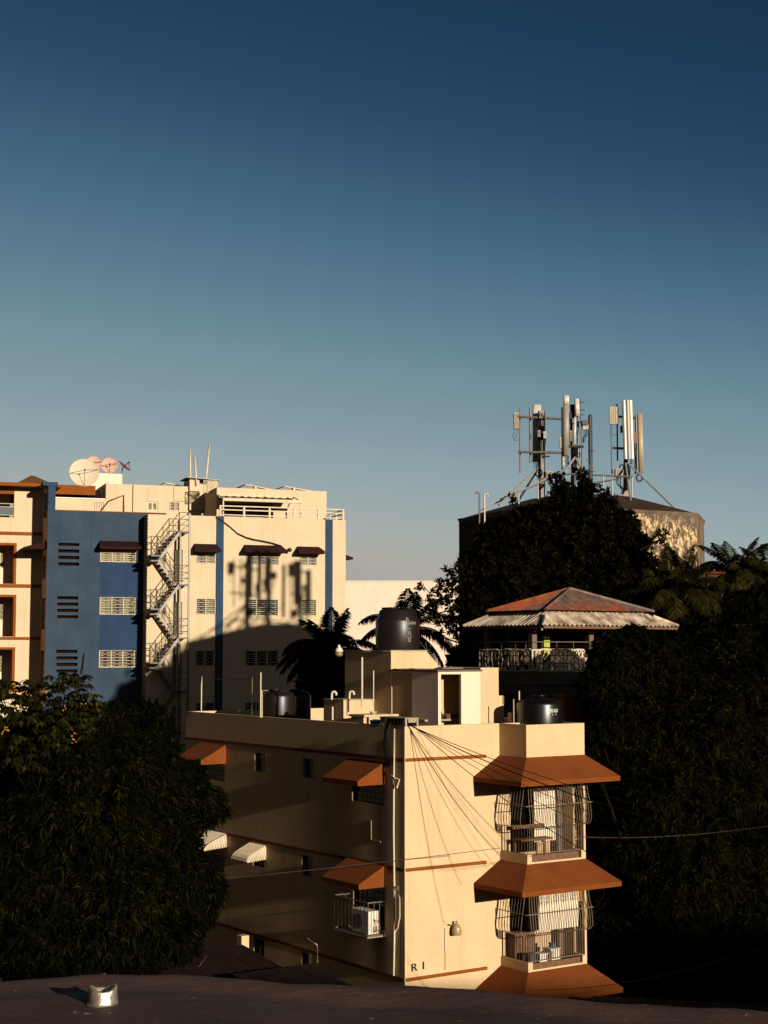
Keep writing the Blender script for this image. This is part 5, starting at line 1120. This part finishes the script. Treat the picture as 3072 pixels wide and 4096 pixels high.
# ================================================================ ground
mb = MB(); mb.quad((-600, -300, G), (600, -300, G), (600, 900, G), (-600, 900, G)); tag(mb.build('ground', M['ground'], None), kind='structure')
mb = MB(); mb.quad((-200, 9, G+.02), (200, 9, G+.02), (200, 14, G+.02), (-200, 14, G+.02)); tag(mb.build('street', M['asphalt'], None), kind='structure')
# ================================================================ vegetation
def unit(v): return v/np.maximum(np.linalg.norm(v, axis=-1, keepdims=True), 1e-9)
def lobes_px(L, Y0):
    out = []
    for l in L:
        u, v, r = l[:3]; Y = Y0+(l[3] if len(l) > 3 else 0); c = at(u, v, Y); rr = r/F*Y; out.append((np.array(c), np.array([rr, rr*1.0, rr*.9])))
    return out
def leaf_quads(p, d, nrm, Ln, W, droop=.25):
    side = unit(np.cross(d, nrm)); mid = p+d*Ln[:, None]*.5; tip = p+d*Ln[:, None]; tip[:, 2] -= Ln*droop; mid[:, 2] -= Ln*droop*.2
    V = np.stack([p, mid+side*W[:, None]/2, tip, mid-side*W[:, None]/2], 1).reshape(-1, 3)
    return V, np.arange(len(V)).reshape(-1, 4)
def rosettes(centers, axes, k, Ll, Wl, spread=(.5, 1.5), droop=.3):
    n = len(centers); p = np.repeat(centers, k, 0); ax = np.repeat(axes, k, 0)
    t = unit(rng.normal(size=(n*k, 3))); t = unit(t-ax*np.sum(t*ax, 1, keepdims=True)); th = rng.uniform(*spread, n*k)[:, None]
    d = ax*np.cos(th)+t*np.sin(th); nn = unit(ax*np.sin(th)-t*np.cos(th)+rng.normal(size=(n*k, 3))*.25)
    return leaf_quads(p+d*.01, unit(d), nn, rng.uniform(Ll*.65, Ll*1.15, n*k), rng.uniform(Wl*.8, Wl*1.2, n*k), droop)
def sample_lobes(lobes, dens, inner=.55, jit=.10, fil=.35):
    P = []; A = []
    for c, r in lobes:
        n = int(dens*4*math.pi*(r[0]*r[2])); d = unit(rng.normal(size=(n, 3)))
        # lumpy surface: low frequency bumps plus random depth
        k = 1+jit*np.sin(d[:, 0]*5+c[0]*3)*np.cos(d[:, 2]*6+c[2]*2)+rng.normal(size=n)*jit*.6
        f = np.where(rng.random(n) < fil, rng.uniform(inner, 1, n), 1)*k
        P.append(c+d*r*f[:, None]); a = unit(d+np.array([0, 0, .35])+rng.normal(size=(n, 3))*.35); A.append(a)
    P = np.concatenate(P); A = np.concatenate(A)
    # drop the ones deep inside other lobes
    keep = np.ones(len(P), bool)
    for c, r in lobes: keep &= ~(np.sum(((P-c)/(r*.62))**2, 1) < 1)
    return P[keep], A[keep]
def tree(name, label, cat, lobes, mat, dens, k, Ll, Wl, base, spread=(.5, 1.5), droop=.3, group=None, core=True, trunk_r=.2, extra_br=0, cscale=.80):
    t_ = thing(name, label, cat, base, group); base = Vector(base)
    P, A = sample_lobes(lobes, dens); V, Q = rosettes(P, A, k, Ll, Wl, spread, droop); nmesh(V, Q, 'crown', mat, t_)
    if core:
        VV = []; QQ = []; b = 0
        for c, r in lobes:         # dense inner leaf mass: large near-black leaves, shade put into their colour for depth
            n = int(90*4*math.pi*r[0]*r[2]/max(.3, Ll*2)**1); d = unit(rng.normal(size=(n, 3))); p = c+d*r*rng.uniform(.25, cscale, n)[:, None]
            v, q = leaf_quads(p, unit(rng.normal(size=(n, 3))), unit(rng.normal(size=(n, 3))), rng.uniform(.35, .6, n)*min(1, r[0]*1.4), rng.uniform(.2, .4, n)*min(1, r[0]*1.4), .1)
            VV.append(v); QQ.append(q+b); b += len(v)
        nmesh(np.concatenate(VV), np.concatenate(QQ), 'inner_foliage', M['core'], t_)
    mb = MB(); big = max(lobes, key=lambda l: l[1][0]); fork = Vector((base.x, base.y, base.z+(big[0][2]-base.z)*.6))
    mb.tube([base, base.lerp(fork, .5)+Vector((.1, .05, 0)), fork], [trunk_r*1.25, trunk_r, trunk_r*.85], 9); mb.build('trunk', M['trunk'], t_, True)
    br = MB()
    for c, r in lobes:
        e = Vector(c); m_ = fork.lerp(e, .5)+Vector((0, 0, -.12*(e-fork).length)); br.tube([fork, m_, e, e+(e-m_).normalized()*r[0]*.55], [trunk_r*.4, trunk_r*.18, trunk_r*.08, .012], 6)
        for _ in range(3):
            d = Vector(unit(rng.normal(size=3))); d.y = -abs(d.y); br.tube([e, e+Vector((d.x*r[0], d.y*r[1], d.z*r[2]))*.55, e+Vector((d.x*r[0], d.y*r[1], d.z*r[2]))*1.0], [.03, .016, .008], 5)
    br.build('branch', M['trunk'], t_, True)
    return t_
# big mango in the left foreground
Lm = lobes_px([(120, 3030, 190, 1), (330, 2960, 160, 1), (520, 2930, 125, 2), (600, 2900, 85, 2), (380, 2890, 80, 2), (560, 3120, 170, 0), (720, 3165, 115, 1), (820, 3215, 75, 1), (865, 3235, 40, 1),
               (330, 3250, 300, -1), (595, 3370, 190, 0), (90, 3450, 280, -1), (740, 3520, 120, 0), (815, 3560, 75, 0), (780, 3620, 85, .5), (420, 3600, 280, -1), (640, 3690, 150, -.5), (720, 3760, 75, 0), (180, 3780, 190, -1.5), (480, 3800, 140, -1), (-80, 3200, 200, 0), (-100, 3650, 240, -1), (660, 3020, 60, 2)], 33.0)
tree('mango_tree', 'huge dark mango tree filling the lower left, its leaves in drooping rosettes', 'tree', Lm, M['mango'], 60, 13, .20, .034, (at(400, 3400, 33.5).x, 33.5, G), (.6, 1.7), .45, trunk_r=.35)
# mango on the right
Lr = lobes_px([(2540, 2575, 75, 0), (2460, 2630, 95, -.5), (2600, 2640, 110, 0), (2390, 2730, 70, -.5), (2520, 2790, 160, 0), (2660, 2700, 140, 1), (2560, 2980, 160, 0), (2400, 2930, 50, -1), (2450, 2900, 60, -1), (2360, 3000, 28, -1), (2760, 2860, 200, 0), (2640, 3180, 190, 0), (2440, 3200, 90, 1.2), (2420, 3330, 80, 1.5), (2560, 3400, 170, .5), (2800, 3150, 220, .5), (2740, 3450, 170, 0), (2660, 3620, 110, 0), (2820, 3560, 120, .5), (2440, 3560, 110, 1.5), (2380, 3120, 60, 1.2), (2445, 3080, 75, -.4), (2400, 3230, 55, .4)], 45.3)
tree('mango_tree', 'tall black green mango tree right of the peach house, hiding half the pavilion', 'tree', Lr, M['mango_d'], 40, 12, .22, .038, (at(2620, 3400, 45.8).x, 45.8, G), (.6, 1.7), .45, trunk_r=.4)
Lr2 = lobes_px([(2790, 2540, 110, 2), (2900, 2500, 110, 3), (3030, 2540, 150, 2), (2890, 2680, 170, 1), (3050, 2780, 190, 0), (2960, 2980, 200, 0), (3060, 3250, 230, 0), (2950, 3450, 200, 0), (3080, 3620, 230, 0), (2900, 3700, 170, 0), (3150, 3000, 200, 0), (2720, 2600, 80, 2), (2950, 2440, 70, 4), (3080, 2420, 90, 4)], 50)
tree('mango_tree', 'second mango tree at the right edge merging into the first one', 'tree', Lr2, M['mango_d'], 32, 12, .23, .040, (at(3000, 3400, 50.5).x, 50.5, G), (.6, 1.7), .45, trunk_r=.4)
Lr3 = lobes_px([(3330, 2560, 170, 0), (3450, 2750, 230, 0), (3300, 2950, 230, 0), (3500, 3100, 250, 0), (3330, 3350, 250, 0), (3550, 3450, 250, 0)], 50)
tree('mango_tree', 'mango tree just outside the right edge behind the second one', 'tree', Lr3, M['mango_d'], 16, 12, .28, .05, (at(3400, 3400, 50.5).x, 50.5, G), (.6, 1.7), .45, trunk_r=.4)
# tree in front of the tower, leaves in stiff rosettes
Ls = lobes_px([(2225, 1905, 22, 0), (2322, 1903, 24, 0), (2252, 1955, 36, 0), (2235, 1992, 40, 0), (2345, 1955, 40, 0), (2300, 1985, 36, 0), (2300, 2040, 75, 0), (2200, 2050, 50, 0), (2400, 2035, 42, 0), (2480, 2105, 70, 0), (2120, 2100, 85, 0), (2030, 2140, 75, 0), (1960, 2150, 55, 0), (2330, 2150, 150, 0), (2160, 2230, 150, 0), (1990, 2260, 130, 0), (1900, 2250, 60, 0), (2500, 2200, 90, 0), (2420, 2290, 120, 0), (2560, 2290, 60, 0), (2250, 2330, 130, 0), (2050, 2370, 130, -1), (1930, 2360, 85, -1), (2560, 2170, 35, 0), (1890, 2420, 60, -1.5), (1950, 2470, 70, -1.5), (2530, 2400, 80, 0), (2440, 2010, 30, 0), (2408, 1988, 24, 0)], 53.6)
sap = tree('broadleaf_tree', 'large dark broadleaf tree in front of the water tower with rosette leaf tufts', 'tree', Ls, M['sapo'], 20, 13, .22, .055, (at(2200, 2400, 53.8).x, 53.8, G), (.35, 1.35), .08, trunk_r=.3, cscale=.72)
# loose tufts standing clear of the crown and the thin left boughs
tuf = [(2048, 2005, .9), (1795, 2285, 1), (1697, 2345, 1), (1722, 2378, 1.2), (1755, 2335, 1), (1770, 2375, 1.3), (1790, 2345, 1), (1812, 2320, 1.3), (1760, 2430, 1.4), (1735, 2450, 1.2), (1790, 2440, 1.4), (1820, 2425, 1.2), (1745, 2485, 1), (1800, 2490, 1.2), (1840, 2480, 1.3), (1868, 2475, 1.3), (1790, 2510, 1.1), (1815, 2535, 1), (1850, 2520, 1.4), (1760, 2545, 1.1), (1880, 2540, 1.5), (1830, 2570, 1.3), (1870, 2590, 1.5), (1900, 2610, 1.6), (1840, 2610, 1.3), (2655, 2145, 1.2), (2630, 2150, .8), (1820, 2370, 1.4), (1850, 2340, 1.6), (1860, 2300, 1.5), (1845, 2270, 1.2), (2415, 1985, 1), (2180, 2015, 1), (2600, 2225, 1.2), (2612, 2255, 1.2), (1905, 2500, 2), (1930, 2560, 2), (1900, 2650, 1.4), (1925, 2620, 1.6)]
cc = []; ax = []
for u, v, s_ in tuf:
    c = np.array(at(u, v, 52.2 if u < 2000 else 52.6))
    for _ in range(int(5*s_)): cc.append(c+rng.normal(size=3)*.09*s_*np.array([1, .8, 1])); ax.append(unit(rng.normal(size=3)*.5+np.array([-.1, -.3, .55])))
V, Q = rosettes(np.array(cc), np.array(ax), 13, .23, .065, (.3, 1.5), .12); nmesh(V, Q, 'leaf_tufts', M['sapo'], sap)
mb = MB()
for ps in (((1960, 2430), (1870, 2400), (1800, 2400), (1722, 2378), (1697, 2345)), ((1960, 2430), (1880, 2420), (1810, 2440), (1740, 2455)), ((1950, 2380), (1880, 2350), (1812, 2320), (1795, 2285)), ((1960, 2480), (1890, 2490), (1830, 2490), (1745, 2485)), ((1960, 2500), (1880, 2550), (1830, 2570), (1760, 2545)), ((2560, 2200), (2600, 2180), (2655, 2150)), ((2080, 2060), (2055, 2030), (2048, 2008))):
    mb.tube([at(u, v, 52.2 if u < 2000 else 52.6) for u, v in ps], [.05, .04, .03, .02, .01][:len(ps)], 5)
mb.build('branch', M['trunk'], sap)
# palms
def palm(label, u, v, Y, fl, angs, seed, trunk=True, ll=.34, group='coconut palms'):
    r_ = np.random.default_rng(seed); c = at(u, v, Y); t_ = thing('coconut_palm', label, 'palm', (c.x+.2, Y, G), group)
    for i, (az, el, L_) in enumerate(angs):
        L = fl*L_; d0 = np.array([math.cos(az)*math.cos(el), math.sin(az)*math.cos(el), math.sin(el)]); n = 30; pts = []; p = np.array(c); d = d0.copy()
        for k in range(n+1):
            pts.append(p.copy()); p = p+d*L/n; d = unit(d+np.array([0, 0, -1.0])*(.028+.055*k/n)*(1.15 if el < 1 else .7))
        pts = np.array(pts); mb = MB(); mb.tube([Vector(q) for q in pts[::3]], list(np.linspace(.035, .006, len(pts[::3]))), 5); 
        V = [tuple(x) for x in mb.v]; vs = []; qs = []
        m_ = 125; tt = np.linspace(.12, .995, m_)
        for s_ in (-1, 1):
            idx = tt*n; i0 = np.minimum(idx.astype(int), n-1); f_ = (idx-i0)[:, None]; q = pts[i0]*(1-f_)+pts[i0+1]*f_; tg = unit(pts[i0+1]-pts[i0])
            sd = unit(np.cross(tg, np.array([0, 0, 1.])+np.zeros_like(tg))); 
            l_ = ll*fl/2.2*(np.sin(np.clip(tt*1.08, 0, 1)*math.pi)**.55*.85+.25)*r_.uniform(.85, 1.1, m_)
            dl = unit(tg*.55+sd*s_*.8+np.array([0, 0, -.25])+r_.normal(size=(m_, 3))*.10)
            v_, q_ = leaf_quads(q, dl, unit(np.cross(dl, tg)+r_.normal(size=(m_, 3))*.1), l_*1.5, np.full(m_, .040*fl/2.2), .35); vs.append(v_); qs.append(q_)
        v_ = np.concatenate(vs); q_ = np.concatenate([qs[0], qs[1]+len(vs[0])])
        nmesh(v_, q_, 'frond', M['palm'], t_); mb.build('frond_stem', M['palm'], t_)
    mb = MB(); mb.tube([Vector((c.x+.2, Y, G)), Vector((c.x+.05, Y, (G+c.z)/2)), c], [.22, .17, .13], 9); mb.build('trunk', M['trunk'], t_, True)
    mb = MB(); 
    for k in range(5): a_ = k*1.25; q = c+Vector((.17*math.cos(a_), .17*math.sin(a_), -.14)); mb.lathe(q, [(.001, -.13), (.08, -.08), (.10, 0), (.08, .08), (.001, .12)], 10, False)
    mb.build('coconut', M['wood'], t_, True); return t_
def fan(n, el0, el1, seed, a0=0, a1=2*math.pi, l0=.8, l1=1.1):
    r_ = random.Random(seed); return [(a0+(a1-a0)*(i+r_.uniform(-.3, .3))/n, r_.uniform(el0, el1), r_.uniform(l0, l1)) for i in range(n)]
palm('coconut palm with arching fronds left of the stair block', 1325, 2600, 63, 2.45, fan(11, .1, .7, 1)+fan(7, .8, 1.4, 2, l0=.65, l1=.85)+[(3.3, .35, 1.1), (3.0, .0, 1.0), (3.7, .6, 1.05), (2.8, .65, 1.0)]+fan(9, -.5, .1, 22), 5)
palm('coconut palm hidden behind the brown water tank, fronds showing on both sides', 1625, 2520, 60, 2.4, [(.15, .75, 1.1), (.5, .3, 1.1), (-.3, .1, 1.1), (0, -.3, 1.0), (2.8, .8, .95), (3.2, .4, .9), (1.45, 1.35, .75), (1.2, 1.2, .8), (.35, 1.0, .9), (-.5, -.45, 1), (3.0, 0, .8), (.1, -.75, 1)], 6)
palm('coconut palm standing before the right face of the tower', 2700, 2390, 53.0, 2.15, fan(17, .1, .95, 3)+fan(8, 1.0, 1.45, 4, l0=.75, l1=.95)+fan(10, -.6, .1, 12), 7)
palm('coconut palm at the far right with wind swept fronds', 2945, 2300, 55.0, 1.75, fan(15, .1, .9, 5)+fan(7, .9, 1.3, 6)+fan(10, -.7, .1, 9), 8)
palm('coconut palm cut by the right edge of the picture', 3095, 2320, 57.0, 1.9, fan(14, .1, .9, 7)+fan(6, .9, 1.3, 8)+fan(9, -.6, .1, 10), 9)
palm('low coconut palm with a long arching frond above the mango crown', 2870, 2560, 52.0, 2.4, [(2.95, .75, 1.0), (3.4, .5, .9), (2.6, .9, .8), (.3, .6, .9), (5.5, .5, .8), (2.2, 1.1, .8), (3.14, .2, .8)], 10)
# lobed leaf tree with orange flower clusters, upper left
pt = thing('papaya_tree', 'tree with large lobed leaves and orange flower clusters at the left edge', 'tree', (at(150, 3000, 31).x, 31.4, G))
stems = [(55, 2745, 0), (15, 2800, -.4), (180, 2765, .2), (245, 2735, .5), (300, 2735, .4), (105, 2880, -.6), (160, 2825, -.2), (25, 2905, -.8), (180, 2930, -.9), (335, 2800, .6), (260, 2830, .2), (60, 2820, .2), (-60, 2790, 0), (-40, 2900, -.4), (300, 2870, .3), (120, 2700+70, .6), (365, 2850, .8), (230, 2890, 0), (-20, 2740, .1), (90, 2960, -.7), (20, 3000, -.8), (150, 3010, -.8), (220, 2990, -.6), (-50, 2980, -.7), (300, 2940, .1), (60, 3060, -.9), (-10, 2850, -.3), (340, 2900, .4), (120, 3070, -.8)]
VV = []; QQ = []; b = 0; st = MB(); flw = MB(); prr = np.random.default_rng(4)
for (u, v, dy) in stems:
    c = np.array(at(u, v, 31+dy)); st.tube([Vector((c[0]+.15*(1 if c[0] < -7.2 else -1), c[1]+.9, c[2]-.75)), Vector((c[0]+.02, c[1]+.25, c[2]-.25)), Vector(c)], [.016, .013, .010], 5)
    for k in range(11):
        az = prr.uniform(0, 6.28); el = prr.uniform(-.1, .9); d = np.array([math.cos(az)*math.cos(el), math.sin(az)*math.cos(el), math.sin(el)]); L = prr.uniform(.20, .36); tip = c+d*L
        st.tube([Vector(c), Vector(c+d*L*.6+np.array([0, 0, .03])), Vector(tip)], [.008, .006, .004], 4)
        nl = 7; hd = unit(np.array([d[0], d[1], 0])); sd = np.array([-hd[1], hd[0], 0]); dn = prr.uniform(-.7, -.15)
        for q in range(nl):
            a_ = (q/(nl-1)-.5)*4.6; dd = unit(hd*math.cos(a_)+sd*math.sin(a_)+np.array([0, 0, dn])); l_ = .19*(1-.25*abs(a_)/2.3)*prr.uniform(.85, 1.15)
            v_, q_ = leaf_quads(tip[None], dd[None], np.array([[0, 0, 1.]])+hd[None]*.3, np.array([l_]), np.array([.085]), .35); VV.append(v_); QQ.append(q_+b); b += 4
    if v < 2960 and prr.random() < .6:
        for k in range(9):
            f_ = Vector(c)+Vector((prr.uniform(-.07, .07), prr.uniform(-.12, 0), prr.uniform(-.16, .06))); flw.lathe(f_, [(.001, -.02), (.018, -.008), (.018, .01), (.001, .022)], 6, False)
nmesh(np.concatenate(VV), np.concatenate(QQ), 'crown', M['papaya'], pt); st.build('trunk', M['trunk'], pt); flw.build('flower_cluster', M['flower'], pt)
# dark undergrowth and bushes closing the garden between the houses
def bush(label, L, Y, dens=16, m='mango', Ll=.26):
    tree('bush', label, 'bush', lobes_px(L, Y), M[m], dens, 11, Ll, .07, (at(L[0][0], L[0][1], Y).x, Y, G), (.5, 1.6), .3, trunk_r=.08)
bush('dark bush below the left palm behind the roof tanks', [(1330, 2720, 70), (1250, 2740, 60), (1410, 2700, 60), (1290, 2790, 70)], 60)
bush('dark tree crown between the stair block and the pavilion', [(1900, 2700, 70), (1980, 2640, 60), (1860, 2640, 60), (1960, 2560, 50)], 55)
bush('small dark tree crown below the fire escape', [(640, 3090, 60), (700, 3160, 60)], 60)
bush('dark bush under the right mango trees', [(2500, 3800, 160), (2700, 3850, 170), (2950, 3880, 200), (2380, 3720, 110)], 46, 10)
# ================================================================ unseen blocks added behind and beside the viewer to shade and dim the scene

def blocker(label, x0, x1, y0, y1, top):
    t_ = thing('light_blocker', label, 'building', ((x0+x1)/2, (y0+y1)/2, G)); mb = MB(); mb.box(x0, x1, y0, y1, G, top); mb.build('wall', M['conc'], t_)
    mb = MB(); mb.box(x0-.2, x1+.2, y0-.2, y1+.2, top+.002, top+.3); mb.build('parapet', M['conc'], t_)
    mb = MB(); n = int((x1-x0)/3)
    for i in range(n):
        mb = MB(); x = x0+(i+.5)*(x1-x0)/n
        mb.box(x-.6, x+.6, y1+.001, y1+.05, top-2.4, top-1.2); mb.build('window', M['glass'], t_)
blocker('tall unseen block added behind the viewer on the left to dim the sky light', -60, 8.5, -27, -15, 15)
blocker('unseen block added behind the viewer to shade the left trees', 20.5, 34.3, -17.5, -15, 4.2)
blocker('low unseen block added behind the viewer to shade the foot of the lit peach wall', 36, 46.5, -17.5, -15, 4.2)
blocker('unseen block added behind the viewer on the right to shade the right trees', 46.6, 80, -17, -15, 6.0)
blocker('long unseen block added on the left to hold back the western sky light', -70, -29, -12, 66, 13)
# ================================================================ sun, sky, camera
AZ = math.radians(33.6); EL = math.radians(11.2)
EXPO = .75; EXPF = 2**EXPO
tr = Vector((-math.sin(AZ)*math.cos(EL), math.cos(AZ)*math.cos(EL), -math.sin(EL)))
ld = bpy.data.lights.new('sun', 'SUN'); ld.energy = 5.0; ld.angle = math.radians(.65); ld.color = (1.0, .92, .80)
lo = bpy.data.objects.new('sun', ld); C.objects.link(lo); lo.rotation_euler = tr.to_track_quat('-Z', 'Y').to_euler(); lo.location = (20, -30, 30)
w = bpy.data.worlds.new('World'); bpy.context.scene.world = w; w.use_nodes = True; nt = w.node_tree; bg = nt.nodes['Background']
sk = nt.nodes.new('ShaderNodeTexSky'); sk.sky_type = 'NISHITA'; sk.sun_disc = False; sk.sun_elevation = EL; sk.sun_rotation = math.pi-AZ
sk.altitude = 0; sk.air_density = 1.0; sk.dust_density = 1.0; sk.ozone_density = 2.0
bg.inputs[1].default_value = .10
# grade the physical sky: its brightness drives a deep blue to pale grey scale
sep = nt.nodes.new('ShaderNodeSeparateColor'); nt.links.new(sk.outputs[0], sep.inputs[0])
mm = nt.nodes.new('ShaderNodeMath'); mm.operation = 'DIVIDE'; mm.inputs[1].default_value = 12.0; nt.links.new(sep.outputs[0], mm.inputs[0])
cr = nt.nodes.new('ShaderNodeValToRGB'); nt.links.new(mm.outputs[0], cr.inputs[0]); el_ = cr.color_ramp.elements
st_ = [(.4, (6, 14, 26)), (1.15, (29, 58, 87)), (1.40, (42, 74, 103)), (1.75, (72, 108, 134)), (2.35, (112, 143, 154)), (3.15, (145, 164, 171)), (3.75, (165, 173, 170)), (4.0, (173, 171, 163)), (5.2, (140, 112, 88)), (8.0, (125, 80, 50))]
l_ = lambda c: ((c/255+.055)/1.055)**2.4/EXPF
while len(el_) < len(st_): el_.new(.5)
for e_, (r_, c_) in zip(el_, st_): e_.position = r_/12; e_.color = (*[l_(q) for q in c_], 1)
vm = nt.nodes.new('ShaderNodeVectorMath'); vm.operation = 'SCALE'; vm.inputs['Scale'].default_value = 10; nt.links.new(cr.outputs[0], vm.inputs[0])
nt.links.new(vm.outputs[0], bg.inputs[0])
cam = bpy.data.cameras.new('camera'); co = bpy.data.objects.new('camera', cam); C.objects.link(co)
cam.sensor_fit = 'HORIZONTAL'; cam.sensor_width = 36; cam.lens = F/3072*36; co.location = (0, 0, 0); co.rotation_euler = (math.pi/2+TH, 0, 0)
cam.clip_end = 3000; cam.clip_start = .1
sc = bpy.context.scene; sc.camera = co
sc.view_settings.view_transform = 'Standard'; sc.view_settings.look = 'None'; sc.view_settings.exposure = EXPO; sc.view_settings.gamma = 1
sc.cycles.max_bounces = 6; sc.cycles.diffuse_bounces = 3; sc.cycles.transparent_max_bounces = 4
